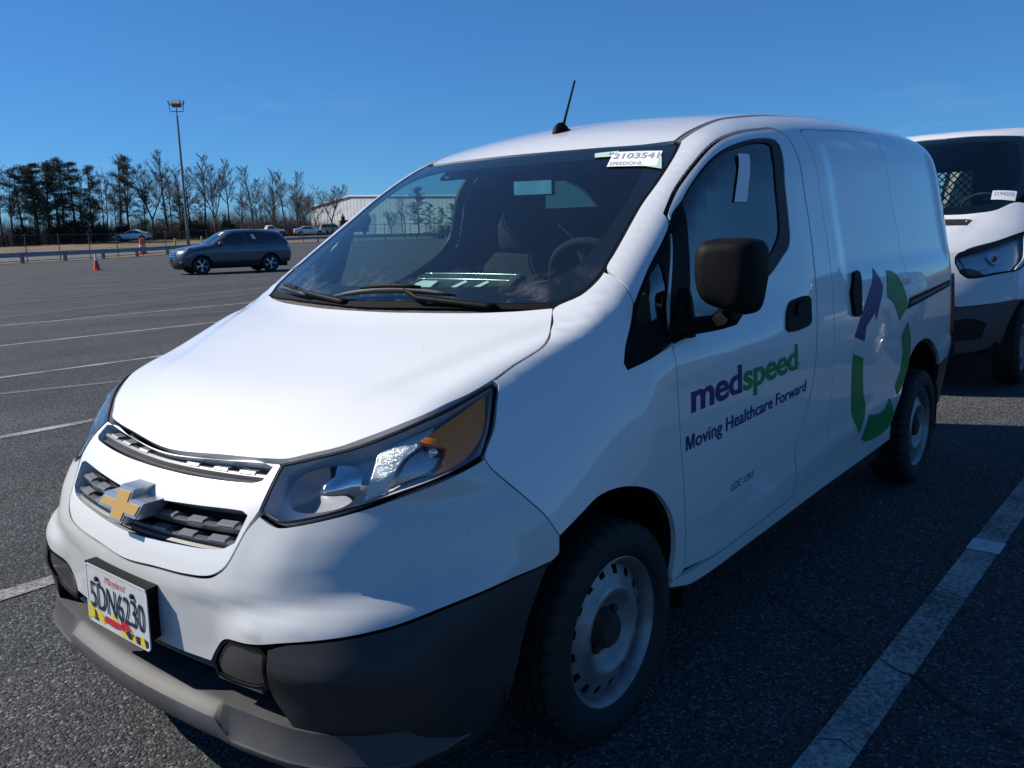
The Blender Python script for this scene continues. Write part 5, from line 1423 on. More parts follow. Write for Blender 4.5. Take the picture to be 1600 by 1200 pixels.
# ---- dark grey crossover on the open lot
SUVP.update(wr=.335, axles=(.93, 3.55), ar=.395, rim=.225, track=.79,
    side_low=[(.42, .34), (1.45, .30), (4.12, .36)], side_up=[(4.40, .50), (4.44, .70), (4.40, 1.0), (4.28, 1.22), (4.10, 1.42), (3.86, 1.555), (3.4, 1.60), (2.9, 1.615), (2.4, 1.60), (2.05, 1.555), (1.7, 1.38), (1.42, 1.20), (1.25, 1.10), (1.0, 1.05), (.70, 1.0), (.52, .93), (.40, .80), (.38, .60)],
    wins=[[(1.60, 1.10), (1.80, 1.27), (2.08, 1.455), (2.3, 1.505), (2.56, 1.515), (2.60, 1.08), (2.0, 1.07)], [(2.67, 1.08), (2.63, 1.515), (3.1, 1.515), (3.36, 1.49), (3.44, 1.12), (3.2, 1.09)], [(3.50, 1.13), (3.43, 1.48), (3.72, 1.43), (3.98, 1.30), (3.86, 1.20)]],
    hood_o=[(.14, 0), (.18, -.35), (.34, -.60), (.62, -.76), (1.0, -.79), (1.28, -.76), (1.30, -.68), (1.19, -.3), (1.16, 0)],
    ws_o=[(1.15, 0), (1.19, -.35), (1.33, -.69), (1.55, -.72), (1.85, -.66), (2.09, -.58), (2.0, -.3), (1.96, 0)],
    roof_o=[(1.965, 0), (2.005, -.3), (2.10, -.585), (2.4, -.62), (2.9, -.64), (3.4, -.62), (3.9, -.55), (4.08, -.45), (4.12, 0)],
    nose_o=[(0, .33), (30, .33), (44, .34), (52, .36), (54, .60), (54, .80), (56, .93), (50, .97), (38, .955), (20, .92), (0, .905)],
    tail_o=[(-.74, .36), (.74, .36), (.80, .7), (.76, 1.05), (.62, 1.40), (.50, 1.52), (-.50, 1.52), (-.62, 1.40), (-.76, 1.05), (-.80, .7)], rw_o=[(-.58, 1.16), (.58, 1.16), (.48, 1.45), (-.48, 1.45)],
    clad=[(1.34, .31), (3.14, .31), (3.14, .42), (1.34, .40)], low_nose=[(0, .24), (40, .24), (50, .30), (48, .40), (40, .46), (24, .50), (0, .50)], wglass=CARGL)
suv = empty('crossover_car', (16.47 - .93 * .96 - .79 * .27, 27.74 + .93 * .275 + .79 * .96, 0), R(-16.3), 'dark blue grey crossover with alloy wheels standing alone on the open asphalt', 'car')
SUVC = car_paint('dark_blue_grey_paint', (.055, .072, .105), .45)
FS_ = car_F(SUVP); S0 = Proj('side'); U0 = S0.uv([(.425, .345), (.40, .47), (.38, .60), (.395, .80), (.515, .925)]); P0_, D0_ = S0.rays(U0); P1_, ok_ = solve(FS_, P0_, D0_, 2.4)
SUVP['nose_o'] = [(0, .33), (30, .335)] + [(math.degrees(math.atan2(-y_, .95 - x_)), z_) for x_, y_, z_ in P1_] + [(50, .972), (38, .955), (20, .92), (0, .905)]
F, s2, FR, C_, T_, body, wsv = build_car(suv, SUVP, SUVC, CLADPL, .06)
pr = (suv, suv)
for dr in ([(1.36, .42), (1.32, .9), (1.50, 1.06), (1.56, 1.09), (2.62, 1.06), (2.64, .42)], [(2.66, .42), (2.65, 1.06), (3.46, 1.10), (3.38, .85), (3.16, .60), (3.12, .42)]):
    d_ = patch('door', F, C_, s2(dr), SUVC, pr, res=.08, gap=.003, off=.003, depth=.006, mirror=True)
    hx = dr[-1][0] - .18 if dr[0][0] < 2 else 3.30
    for sg, dd in zip((-1, 1), d_):
        b = MB(); b.tube([(hx - .18, sg * .925, .93), (hx - .14, sg * .94, .935), (hx - .02, sg * .94, .94), (hx, sg * .925, .94)], .014, 6); b.build('door_handle', SUVC, dd)
hl = patch('headlight', F, FR, [(29, .80), (40, .83), (56, .92), (62, .985), (54, .97), (40, .90), (30, .87)], mat('car_lamp', (.50, .52, .54), .1, metal=.6, coat=1.), pr, res=.05, gap=0, off=.006, depth=.02, mirror=True)
patch('amber_lens', F, FR, [(54, .93), (61, .975), (60, .985), (54, .955)], AMBER, tuple(hl), res=.05, gap=0, off=.012, depth=.004, mirror=True)
patch('fog_lamp', F, FR, [(40, .44), (46, .45), (46, .52), (40, .51)], CHROME, pr, res=.05, gap=0, off=.010, depth=.01, mirror=True)
patch('grille', F, FR, mirf([(0, .64), (24, .66), (29, .78), (28, .87), (0, .86)]), DARK, suv, res=.05, gap=0, off=.004, depth=.01)
for zc_ in (.69, .755, .82): front_bar('grille_slat', lambda p_, z_=zc_: z_ + .010 * (np.abs(p_) / 27) ** 1.6, np.linspace(-27, 27, 21), [(0, .016), (.018, .014), (.022, 0), (.018, -.014), (0, -.016)], CHROME, suv, F, FR)
patch('plate', F, FR, mirf([(0, .50), (9.5, .50), (9.5, .63), (0, .63)]), mat('dark_dealer_plate', (.05, .05, .055), .5, var=(30, .6)), suv, res=.05, gap=0, off=.03, depth=.01)
tl = patch('tail_light', F, C_, s2([(4.22, 1.02), (4.12, 1.20), (4.16, 1.36), (4.28, 1.24), (4.41, 1.02), (4.43, .94)]), REDL, pr, res=.06, gap=0, off=.01, depth=.02, mirror=True)
patch('clear_lens', F, C_, s2([(4.28, .93), (4.22, 1.0), (4.40, 1.0), (4.43, .93)]), PAPER, tuple(tl), res=.06, gap=0, off=.012, depth=.01, mirror=True)
for sg, bb in zip((-1, 1), body):
    b = MB(); b.loft([[(x, sg * (.90 + .13 + .105 * c_), 1.13 + .075 * s_) for c_, s_ in [(math.copysign(abs(math.cos(t)) ** .6, math.cos(t)) * k, math.copysign(abs(math.sin(t)) ** .6, math.sin(t)) * k) for t in [2*math.pi*q_/18 for q_ in range(18)]]] for x, k in ((1.56, .55), (1.60, .92), (1.68, 1.0), (1.72, .95))]); b.tube([(1.66, sg * .86, 1.07), (1.66, sg * .96, 1.10)], .03, 6)
    b.build('mirror', SUVC, bb, True, 50)
patch('window_sheet', F, C_, s2([(2.86, 1.44), (2.98, 1.43), (3.04, 1.26), (2.92, 1.27)]), PAPER, body[0], res=.08, gap=0, off=.002, depth=0, corner=10)
patch('windscreen_paper', F, T_, [(1.80, -.30), (1.86, -.50), (1.96, -.46), (1.90, -.28)], PAPER, wsv, res=.08, gap=0, off=.004, depth=0, corner=10)
patch('windscreen_paper', F, T_, [(1.73, -.36), (1.78, -.54), (1.83, -.51), (1.79, -.34)], mat('yellow_paper', (.75, .60, .20), .7), wsv, res=.08, gap=0, off=.004, depth=0, corner=10)

# ---- small far cars beyond the lot
SED = dict(L=4.7, nose=([.2,.4,.6,.75,.85],[.12,.02,.0,.10,.3]), k=.4, width=([.2,.35,.55,.8,.95,1.2,1.45],[.82,.87,.90,.89,.85,.72,.58]),
    hood=([.0,.15,.6,1.2,1.5,1.8],[.66,.74,.85,.93,.97,.97]), ws=(1.35, .95, .52, .25), roof=([1.9,2.3,2.8,3.3,3.9,4.5,4.7],[1.25,1.40,1.44,1.38,1.15,1.02,1.0]), rear=([.2,.5,.8,.95,1.1,1.45],[4.55,4.70,4.68,4.62,4.45,3.9]),
    wr=.32, axles=(.95, 3.72), ar=.37, rim=.21, track=.78, side_low=[(.40, .30), (1.5, .26), (4.3, .32)], side_up=[(4.55, .55), (4.55, .85), (4.4, .98), (3.9, 1.08), (3.4, 1.28), (2.9, 1.38), (2.4, 1.35), (2.0, 1.22), (1.5, .99), (1.2, .90), (.7, .82), (.42, .70)],
    wins=[[(1.72, .96), (2.1, 1.20), (2.42, 1.29), (2.70, 1.30), (2.74, .96)], [(2.80, .96), (2.76, 1.30), (3.05, 1.28), (3.5, 1.10), (3.62, 1.0)]],
    hood_o=[(.2, 0), (.3, -.5), (.6, -.72), (1.4, -.76), (1.48, -.6), (1.36, 0)], ws_o=[(1.36, 0), (1.5, -.62), (1.65, -.68), (2.2, -.55), (2.16, 0)], roof_o=[(2.17, 0), (2.22, -.55), (2.9, -.60), (3.5, -.60), (4.2, -.66), (4.5, -.6), (4.6, 0)],
    nose_o=[(0, .30), (45, .30), (54, .45), (54, .72), (30, .78), (0, .79)], tail_o=[(-.75, .33), (.75, .33), (.75, .95), (.5, 1.02), (-.5, 1.02), (-.75, .95)], rw_o=[(-.5, 1.1), (.5, 1.1), (.45, 1.3), (-.45, 1.3)])
WCAR = car_paint('white_car_paint', (.78, .78, .78), 0)
def far_car(name, x, y, rz, p, paint, label, cat):
    root = empty(name, (x, y, gz(x, y)), R(rz), label, cat)
    F, s2, FR, C_, T_, body, ws = build_car(root, p, paint, CLADPL, .14)
    patch('headlight', F, FR, [(28, .60), (50, .63), (56, .72), (30, .69)], mat('car_lamp', (.5, .52, .54), .1, metal=.6), (root, root), res=.1, gap=0, off=.008, depth=.02, mirror=True)
    patch('tail_light', F, C_, s2([(p['L'] - .35, .72), (p['L'] - .35, .88), (p['L'] - .1, .88), (p['L'] - .08, .72)]), REDL, (root, root), res=.1, gap=0, off=.01, depth=.02, mirror=True)
    return root
far_car('sedan_car', 81.5, 102.2, 148, SED, WCAR, 'white four door sedan parked by the large warehouse', 'car')
WAG = dict(SED); WAG.update(L=4.6, roof=([1.6,1.9,2.3,3.0,4.0,4.5,4.7],[1.48,1.62,1.70,1.74,1.70,1.62,1.58]), ws=(1.4, 1.1, .80, .2), hood=([.0,.15,.6,1.2,1.5,1.8],[.86,.94,1.02,1.08,1.12,1.12]), nose=([.2,.4,.7,.9,1.0],[.10,.0,.0,.06,.2]),
    width=([.2,.4,.7,1.0,1.15,1.5,1.75],[.82,.88,.90,.89,.86,.78,.68]), rear=([.2,.5,.9,1.1,1.4,1.75],[4.5,4.6,4.58,4.54,4.45,4.3]), wr=.36, ar=.42, side_low=[(.40, .40), (1.5, .36), (4.25, .42)],
    side_up=[(4.48, .6), (4.48, 1.0), (4.42, 1.3), (4.30, 1.62), (3.6, 1.68), (2.9, 1.69), (2.3, 1.64), (1.95, 1.50), (1.55, 1.16), (1.2, 1.06), (.7, .99), (.42, .85)],
    wins=[[(1.80, 1.14), (2.1, 1.44), (2.3, 1.52), (2.66, 1.53), (2.70, 1.14)], [(2.78, 1.14), (2.74, 1.53), (3.4, 1.53), (3.46, 1.14)], [(3.54, 1.14), (3.48, 1.53), (4.1, 1.50), (4.22, 1.16)]],
    hood_o=[(.16, 0), (.3, -.5), (.6, -.74), (1.45, -.78), (1.52, -.62), (1.42, 0)], ws_o=[(1.42, 0), (1.54, -.63), (1.64, -.70), (2.05, -.62), (2.02, 0)], roof_o=[(2.03, 0), (2.08, -.63), (2.9, -.70), (4.2, -.66), (4.36, -.5), (4.4, 0)],
    nose_o=[(0, .38), (45, .38), (54, .5), (54, .88), (30, .95), (0, .96)], tail_o=[(-.74, .42), (.74, .42), (.78, 1.0), (.68, 1.5), (.5, 1.64), (-.5, 1.64), (-.68, 1.5), (-.78, 1.0)], rw_o=[(-.56, 1.15), (.56, 1.15), (.5, 1.55), (-.5, 1.55)])
far_car('wagon_car', 87.6, 104.2, 150, WAG, car_paint('tan_paint', (.42, .36, .27), .2), 'tan boxy four wheel drive parked right of the white sedan', 'car')
PUP = dict(WAG); PUP.update(roof=([1.6,1.9,2.3,2.9,3.1,3.3,4.7],[1.48,1.60,1.66,1.62,1.30,1.05,1.02]), side_up=[(4.48, .6), (4.48, .98), (3.9, 1.0), (3.3, 1.02), (3.12, 1.2), (2.9, 1.55), (2.6, 1.60), (2.3, 1.58), (1.95, 1.46), (1.55, 1.14), (1.2, 1.05), (.7, .99), (.42, .85)],
    wins=[[(1.80, 1.14), (2.1, 1.42), (2.3, 1.48), (2.75, 1.48), (2.9, 1.14)]], roof_o=[(2.03, 0), (2.08, -.60), (2.7, -.62), (3.2, -.70), (4.3, -.74), (4.44, -.6), (4.5, 0)], tail_o=[(-.76, .42), (.76, .42), (.78, .98), (-.78, .98)], rw_o=[(-.3, .8), (.3, .8), (.3, .9), (-.3, .9)])
far_car('pickup_truck', 79.2, 108.6, 158, PUP, WCAR, 'small white pickup truck half hidden behind the white sedan', 'pickup truck')
far_car('sedan_car', 51.6, 107.0, -38, SED, WCAR, 'white car behind the grass bank in front of the dark pines', 'car')

# ---- the second white van behind the first, on the right
tX = pchip([.2,.35,.5,.7,.85,1.0,1.15,1.25],[.10,.02,-.02,.0,.08,.22,.44,.62]); tW = pchip([.3,.6,1.0,1.3,1.6,2.1,2.4],[.98,1.02,1.03,1.0,.95,.84,.76])
tH = pchip([.2,.45,.6,.9,1.15,1.4,1.8],[1.05,1.17,1.22,1.32,1.40,1.47,1.5]); tR = pchip([1.9,2.15,2.5,3.2,5,5.6],[2.02,2.125,2.20,2.25,2.26,2.21])
def tF(P):
    x, y, z = P[..., 0], np.abs(P[..., 1]), P[..., 2]
    fs = y - (tW(z) - .05 * np.maximum(0, .9 - x) ** 2)
    ff = tX(z) + .85 * y * y - x
    hh = tH(x) - .09 * y * y - .018 * sst((y - .38 - .25 * (x - .7)) / .10) * sst((x - .5) / .3)
    fh = (z - hh) * .93
    fw = (z - (1.42 + .70 * (x - 1.12 - .38 * y * y))) * .82
    fr = z - (tR(x) - .05 * y * y)
    q = smax(smin(fh, smax(fw, fr, .06), .02), ff, .10)
    return smax(smax(q, x - 5.5, .15), fs, .22)
shaded_rim = WME[1].copy(); shaded_rim.materials.clear(); shaded_rim.materials.append(CLADPL)  # second van's rims, coloured dark in place of the shade hiding them
def big_van(root):
    S_, T_, FR, C_, B_ = Proj('side'), Proj('top'), Proj('front', 1.25, 0, 2.6, .020), Proj('cyl', zc=1.0), Proj('back')
    fa = lambda x, y: math.degrees(math.atan2(-y, 1.25 - x))
    pr = (root, root)
    def s2(pts):
        U = S_.uv(pts); P0, D = S_.rays(U); P, ok = solve(tF, P0, D, 2.6); return [(a, math.degrees(math.atan2(c - 1.0, -b_))) for a, b_, c in P]
    patch('hood', tF, T_, mir([(.40, 0), (.47, -.35), (.60, -.535), (.69, -.58), (.935, -.725), (1.262, -.868), (1.36, -.90), (1.62, -.84), (1.52, -.735), (1.30, -.62), (1.18, -.47), (1.12, -.29), (1.09, 0)]), PAINT, root, res=.05, gap=.003, depth=.02)
    vents = patch('hood_vent', tF, T_, [(1.03, -.12), (1.048, -.323), (1.085, -.505), (.975, -.490), (.910, -.359), (.89, -.12)], DARK, pr, res=.05, gap=0, off=.002, depth=.006, mirror=True)
    wso = [(1.10, 0), (1.13, -.29), (1.18, -.464), (1.295, -.61), (1.50, -.715), (1.70, -.772), (2.0, -.76), (2.38, -.66), (2.47, -.60), (2.30, -.35), (2.22, -.10), (2.21, 0)]
    ws = patch('windscreen', tF, T_, mir(wso), glass_mat('van_glass', (.60, .78, .70), 1.50), root, res=.08, gap=.002, off=-.003, depth=0)
    inn = [(1.20, 0), (1.22, -.29), (1.27, -.45), (1.38, -.58), (1.56, -.665), (1.74, -.70), (2.0, -.69), (2.30, -.60), (2.33, -.55), (2.20, -.34), (2.13, -.10), (2.12, 0)]
    patch('black_border', tF, T_, mir(wso), FRIT, ws, holes=[mir(inn)], res=.08, gap=.001, off=-.006, depth=0)
    pp = patch('auction_paper', tF, T_, [(1.53, -.558), (1.665, -.721), (1.535, -.734), (1.412, -.571)], PAPER, ws, res=.08, gap=0, off=.001, depth=0, corner=10)
    t3 = quad3d([(1.53, -.558), (1.665, -.721), (1.535, -.734), (1.412, -.571)], tF, T_, .002)
    text_on('number_print', '2194350', t3, INKG, pp, .08, .92, .45, .38)
    patch('roof', tF, T_, mir([(2.215, 0), (2.225, -.10), (2.305, -.35), (2.475, -.60), (2.6, -.66), (3.2, -.70), (5.2, -.70), (5.4, -.6), (5.45, 0)]), PAINT, root, res=.12, gap=.002, depth=.02)
    # sides
    arr = arc(4.28, .36, .43, 190, -12, 12)
    edge = []
    U = T_.uv([(1.36, -.90), (1.62, -.845), (1.72, -.78), (2.0, -.77), (2.39, -.67), (2.48, -.61), (2.6, -.67), (3.2, -.71), (5.2, -.71), (5.4, -.61)]); P0, D = T_.rays(U); P, ok = solve(tF, P0, D, 2.6)
    edge = [(a, math.degrees(math.atan2(c - 1.0, -b_))) for a, b_, c in P]
    wino = [(1.90, 1.36), (2.1, 1.60), (2.35, 1.86), (2.55, 1.93), (2.95, 1.95), (3.0, 1.30), (2.3, 1.24)]
    added_win = [(3.4, 1.34), (5.0, 1.34), (4.95, 1.92), (3.45, 1.94)]  # cargo side windows, added so bright sky shows behind the bulkhead mesh
    side = s2([(.66, .735)] + arc(1.10, .36, .44, 123, -12, 9) + [(1.55, .34)] + arr + [(5.2, .40), (5.42, .6), (5.44, 1.3), (5.40, 1.9)]) + edge[::-1] + s2([(1.22, 1.22), (1.02, 1.05), (.86, .96), (.70, .78)])
    patch('corner_cladding', tF, C_, s2([(.50, .40), (.60, .40)] + arc(1.10, .36, .452, 178, 123, 6) + [(.70, .73), (.50, .715)]), mat('grey_corner', (.05, .05, .054), .55), pr, res=.06, gap=0, off=-.003, depth=.02, mirror=True)
    bs = patch('body_side', tF, C_, side, PAINT, pr, holes=[s2(wino), s2(added_win)], res=.08, gap=.001, depth=.02, mirror=True)
    patch('window', tF, C_, s2(added_win), SGLASS, tuple(bs), res=.15, gap=0, off=-.006, depth=0, mirror=True)
    patch('window', tF, C_, s2(wino), SGLASS, tuple(bs), res=.1, gap=0, off=-.006, depth=0, mirror=True)
    # nose: white bumper band, headlamps, grille, dark lower bumper
    LP = [(.532, -.516, 1.064), (.599, -.527, 1.098), (.678, -.573, 1.118), (.932, -.717, 1.174), (1.261, -.858, 1.247), (1.36, -.895, 1.262), (1.24, -.93, 1.12), (1.075, -.943, 1.053), (.899, -.915, .954), (.691, -.802, .928), (.462, -.633, .904), (.445, -.579, .944), (.479, -.531, 1.017)]
    lo = [(fa(a, b_), c) for a, b_, c in LP]
    q = smooth_loop(FR.uv(lo), .02); q = q if area2(q) > 0 else q[::-1]; rim = [(a / .020, b_) for a, b_ in inset(q, .014)]
    HB = mat('van_lamp_housing', (.55, .58, .62), .25, metal=.6)
    h_ = patch('headlight', tF, FR, lo, HB, pr, res=.05, gap=0, off=-.05, depth=0, mirror=True); hp = tuple(h_)
    patch('lamp_rim', tF, FR, lo, BLACKPL, hp, holes=[rim], res=.05, gap=.001, off=.001, depth=.05, hole_depth=.05, mirror=True)
    patch('lens', tF, FR, rim, CLEAR, hp, res=.06, gap=0, off=.002, depth=0, mirror=True)
    patch('dark_inset', tF, FR, [(fa(a, b_), c) for a, b_, c in [(.495, -.579, .985), (.559, -.643, .985), (.60, -.73, .938), (.475, -.629, .925), (.47, -.59, .95)]], DARK, hp, res=.05, gap=0, off=-.02, depth=.01, mirror=True)
    patch('reflector', tF, FR, [(fa(a, b_), c) for a, b_, c in [(.56, -.57, 1.075), (.76, -.63, 1.10), (.76, -.68, .99), (.62, -.68, .98), (.55, -.60, 1.0)]], FAC, hp, res=.03, gap=0, off=-.035, depth=.01, mirror=True)
    for sg, hh in zip((1, -1), h_):
        U = FR.uv([(fa(.80, -.745), 1.06)]); P0, D = FR.rays(U); P, ok = solve(tF, P0, D, 2.6); p = P[0]; g_ = grad(tF, P)[0]
        b = MB(); b.tube([tuple((p - g_ * .05) * (1, sg, 1)), tuple((p - g_ * .03) * (1, sg, 1))], [.03, .062], 20); b.build('reflector', CHROME, hh, True, 40)
        b = MB(); b.tube([tuple((p - g_ * .035) * (1, sg, 1)), tuple((p - g_ * .012) * (1, sg, 1))], [.022, .018], 12); b.build('bulb', DARK, hh, True, 40)
    patch('amber_lens', tF, FR, [(fa(a, b_), c) for a, b_, c in [(1.17, -.88, 1.17), (1.24, -.92, 1.16), (1.12, -.935, 1.06), (1.02, -.93, 1.01), (1.08, -.91, 1.06)]], AMBER, hp, res=.05, gap=0, off=-.015, depth=.01, mirror=True)
    wl = [(fa(.292, -.588), .692), (fa(.478, -.75), .702), (fa(.70, -.885), .720), (fa(.78, -.94), .728)]
    nose = [(0, .70), (wl[0][0] * .5, .695)] + wl + [(fa(.85, -.955), .93)] + [lo[8], lo[9], lo[10], lo[11], lo[12], lo[0], lo[1]] + [(fa(.47, -.35), 1.165), (0, 1.135)]
    grl = [(0, .80), (fa(.22, -.44), .82), (fa(.36, -.46), 1.02), (fa(.38, -.42), 1.08), (0, 1.075)]
    patch('front_bumper', tF, FR, mirf(nose), BUMPW, root, holes=[mirf(grl)], res=.05, gap=.002, depth=.03)
    patch('grille', tF, FR, mirf(grl), DARK, root, res=.06, gap=0, off=-.02, depth=0)
    for zc_ in (.86, .93, 1.0): front_bar('grille_slat', lambda p_, z_=zc_: z_ + 0 * p_, np.linspace(-21, 21, 13), [(-.02, .012), (.0, .012), (.004, 0), (.0, -.012), (-.02, -.012)], GRILLPL, root, tF, FR)
    GB = mat('grey_lower_bumper', (.055, .056, .06), .55)
    low = [(0, .30)] + [(fa(.3, -.60), .32), (fa(.55, -.80), .36), (fa(.62, -.86), .45)] + [(a, b_ - .004) for a, b_ in wl[::-1]] + [(wl[0][0] * .5, .691), (0, .696)]
    patch('lower_bumper', tF, FR, mirf(low), GB, root, res=.06, gap=.0, off=-.002, depth=.03)
    patch('fog_recess', tF, FR, [(30, .42), (44, .44), (46, .56), (38, .60), (30, .58)], DARK, pr, res=.06, gap=0, off=.002, depth=.01, mirror=True)
    patch('tail_doors', tF, B_, [(-.86, .45), (.86, .45), (.86, 1.3), (.74, 2.05), (.6, 2.14), (-.6, 2.14), (-.74, 2.05), (-.86, 1.3)], PAINT, root, res=.12, gap=0)
    b = MB(); b.box((2.9, 0, .45), (4.6, 1.6, .3)); b.box((.75, 0, .5), (.9, 1.2, .4)); b.build('underbody', DARK, root)
    # wheels
    for x in (1.10, 4.28):
        for sg in (-1, 1):
            we = place_wheel(root, x, sg * .86, .35, 0 if sg < 0 else math.pi); we.scale = (1.15, 1.1, 1.15)
            we.children[1].data = shaded_rim
    # cab: dashboard, seats, bulkhead with a mesh window, steering wheel
    b = MB(); rings = []
    for y in np.linspace(-.8, .8, 9):
        x0 = 1.25 + .35 * (y / .8) ** 2
        rings.append([(x0, y, 1.34), (x0 + .12, y, 1.42), (x0 + .45, y, 1.43), (x0 + .55, y, 1.36), (x0 + .5, y, .9), (x0 + .1, y, .9)])
    b.loft(rings); b.build('dashboard', INTER, root, True, 40)
    b = MB(); cw_ = Vector((1.98, -.42, 1.42)); ax_ = Vector((.8, 0, .6)).normalized(); e1 = Vector((0, 1, 0)); e2 = ax_.cross(e1)
    b.tube([cw_ + (e1 * math.cos(t) + e2 * math.sin(t)) * .2 for t in [2*math.pi*k/32 for k in range(33)]], .016, 6); b.build('steering_wheel', INTER, root, True)
    for y in (-.45, .45):
        s_ = bpy.data.objects.new('seat', None); COL.objects.link(s_); s_.parent = root
        b = MB(); b.loft([[(x + dx * math.cos(t), y + w_ * math.sin(t), z) for t in [2*math.pi*k/16 for k in range(16)]] for x, dx, w_, z in ((2.55, .07, .22, .95), (2.60, .08, .25, 1.2), (2.66, .07, .23, 1.5), (2.69, .04, .16, 1.6))]); b.build('backrest', SEATM, s_, True, 50)
        b = MB(); b.loft([[(x + dx * math.cos(t), y + w_ * math.sin(t), z) for t in [2*math.pi*k/16 for k in range(16)]] for x, dx, w_, z in ((2.69, .03, .10, 1.60), (2.69, .05, .14, 1.65), (2.70, .05, .14, 1.78), (2.70, .02, .08, 1.82))]); b.build('headrest', SEATM, s_, True, 50)
    # bulkhead frame round a window closed by crossed bars, sky showing through the added side windows behind
    b = MB()
    xh = 3.05; y0_, y1_, z0_, z1_ = -.08, .42, 1.32, 1.84
    for (ya, yb, za, zb) in ((-1.0, y0_, .8, 2.2), (y1_, 1.0, .8, 2.2), (y0_, y1_, .8, z0_), (y0_, y1_, z1_, 2.2)):
        ya, yb = max(ya, -.84), min(yb, .84); za, zb = max(za, .9), min(zb, 2.12)
        b.box((xh, (ya + yb) / 2, (za + zb) / 2), (.03, yb - ya, zb - za))
    bh_ = b.build('bulkhead', INTER, root)
    b = MB()
    for k in range(-6, 9):
        for sg in (1, -1):
            ya = y0_ + k * .075; t0 = max(0, (y0_ - ya)); t1 = min(z1_ - z0_, y1_ - ya)
            if t1 <= t0: continue
            pa = (xh, ya + t0, z0_ + t0 if sg > 0 else z1_ - t0); pb = (xh, ya + t1, z0_ + t1 if sg > 0 else z1_ - t1)
            b.tube([pa, pb], .007, 4)
    o = b.build('window_mesh', INTER, bh_); o['kind'] = 'stuff'
    patch('roof_lining', tF, T_, mir([(2.24, 0), (2.5, -.60), (3.2, -.70), (5.2, -.70), (5.4, 0)]), INTER, root, res=.2, gap=0, off=-.03, depth=0)
van2 = empty('cargo_van', (5.2, .2, 0), 0, 'second white van parked behind the lettered one, headlight and papered windscreen showing', 'van')
big_van(van2)
def copy_tree(o, parent=None):
    c = o.copy(); COL.objects.link(c)
    if parent is not None: c.parent = parent
    for ch in list(o.children): copy_tree(ch, c)
    return c
car3 = copy_tree(suv); car3.location = (5.9, -3.05, 0); car3.rotation_euler = (0, 0, 0)
car3['label'] = 'dark crossover beside the second van, mirrored dimly in the white flank'

# ================================================================== warehouse and what stands by it
def warehouse():
    A, C, D_ = np.array([104.0, 134.4]), np.array([103.6, 95.5]), np.array([158.0, 110.0])
    root = empty('warehouse', (104, 115, gz(104, 115)), 0, 'large pale metal warehouse with low gable roof beyond the fence', 'building')
    WALLM = mat('pale_metal_cladding', (.58, .60, .63), .6, var=(.4, .06))
    zb = 0.8; ap = A + (C - A) * .30
    b = MB(); pts = [(A, zb), (A, 6.4), (ap, 8.0), (C, 6.9), (C, zb)]
    front = [(p[0], p[1], z) for p, z in pts]; off = D_ - C
    back = [(p[0] + off[0], p[1] + off[1], z) for p, z in pts]
    b.add(front + back, [(0, 1, 2, 3, 4), (9, 8, 7, 6, 5), (0, 5, 6, 1), (4, 3, 8, 9)]); w_ = b.build('wall', WALLM, None); rel(w_, root)
    up = .05
    b = MB()
    for i, j in ((1, 2), (2, 3)):
        f0, f1 = np.array(front[i]), np.array(front[j]); dd = (f1 - f0) / np.linalg.norm(f1 - f0); ov = -off / np.linalg.norm(off) * .3
        g0 = f0 - dd * (.3 if i == 1 else 0); g1 = f1 + dd * (.3 if j == 3 else 0)
        V = []
        for z_ in (.02, .22):
            V += [(g0[0] + ov[0], g0[1] + ov[1], g0[2] + z_), (g1[0] + ov[0], g1[1] + ov[1], g1[2] + z_), (g1[0] + off[0], g1[1] + off[1], g1[2] + z_), (g0[0] + off[0], g0[1] + off[1], g0[2] + z_)]
        b.add(V, [(0, 1, 2, 3), (7, 6, 5, 4), (0, 4, 5, 1), (1, 5, 6, 2), (2, 6, 7, 3), (3, 7, 4, 0)])
    rel(b.build('roof', mat('white_roof_trim', (.74, .75, .77), .5), None), root)
    # standing ribs of the cladding
    b = MB()
    for k in range(1, 40):
        p = A + (C - A) * k / 40; zt = 6.4 + (8.0 - 6.4) * min(1, k / 12) if k <= 12 else 8.0 - 1.1 * (k - 12) / 28
        b.box((p[0] - .012, p[1], (zb + zt) / 2), (.03, .05, zt - zb - .1))
    o = b.build('cladding_rib', WALLM, None); o['kind'] = 'stuff'; rel(o, root)
    for q_ in (.42, .60):
        p = A + (C - A) * q_; b = MB(); b.box((p[0] - .06, p[1], zb + 2.2), (.08, 3.6, 3.6)); rel(b.build('dock_door', mat('grey_dock_door', (.36, .38, .40), .6), None), root)
warehouse()
def tank(x, y):
    t = empty('storage_tank', (x, y, gz(x, y)), R(-35), 'dark round topped tank on a stand beside the warehouse', 'tank')
    TM_ = mat('dark_tank', (.03, .025, .022), .7, var=(2, .3))
    b = MB(); b.tube([(1.4, -1.4, 2.2), (1.4, -1.3, 2.2), (1.4, 1.3, 2.2), (1.4, 1.4, 2.2)], [1.0, 1.25, 1.25, 1.0], 20); b.build('drum', TM_, t, True, 40)
    b = MB(); b.box((0, 0, 1.3), (4.4, 2.6, 1.9)); b.build('body', TM_, t)
    b = MB(); b.box((-1.7, 0, 2.55), (.5, 1.6, .6)); b.tube([(-1.7, 0, 2.8), (-1.7, 0, 3.3)], .12, 8); b.build('stack', TM_, t)
    for sx in (-1.6, 1.6):
        b = MB(); b.box((sx, 0, .2), (.3, 2.2, .5)); b.build('leg', TM_, t)
tank(91.5, 107.5)

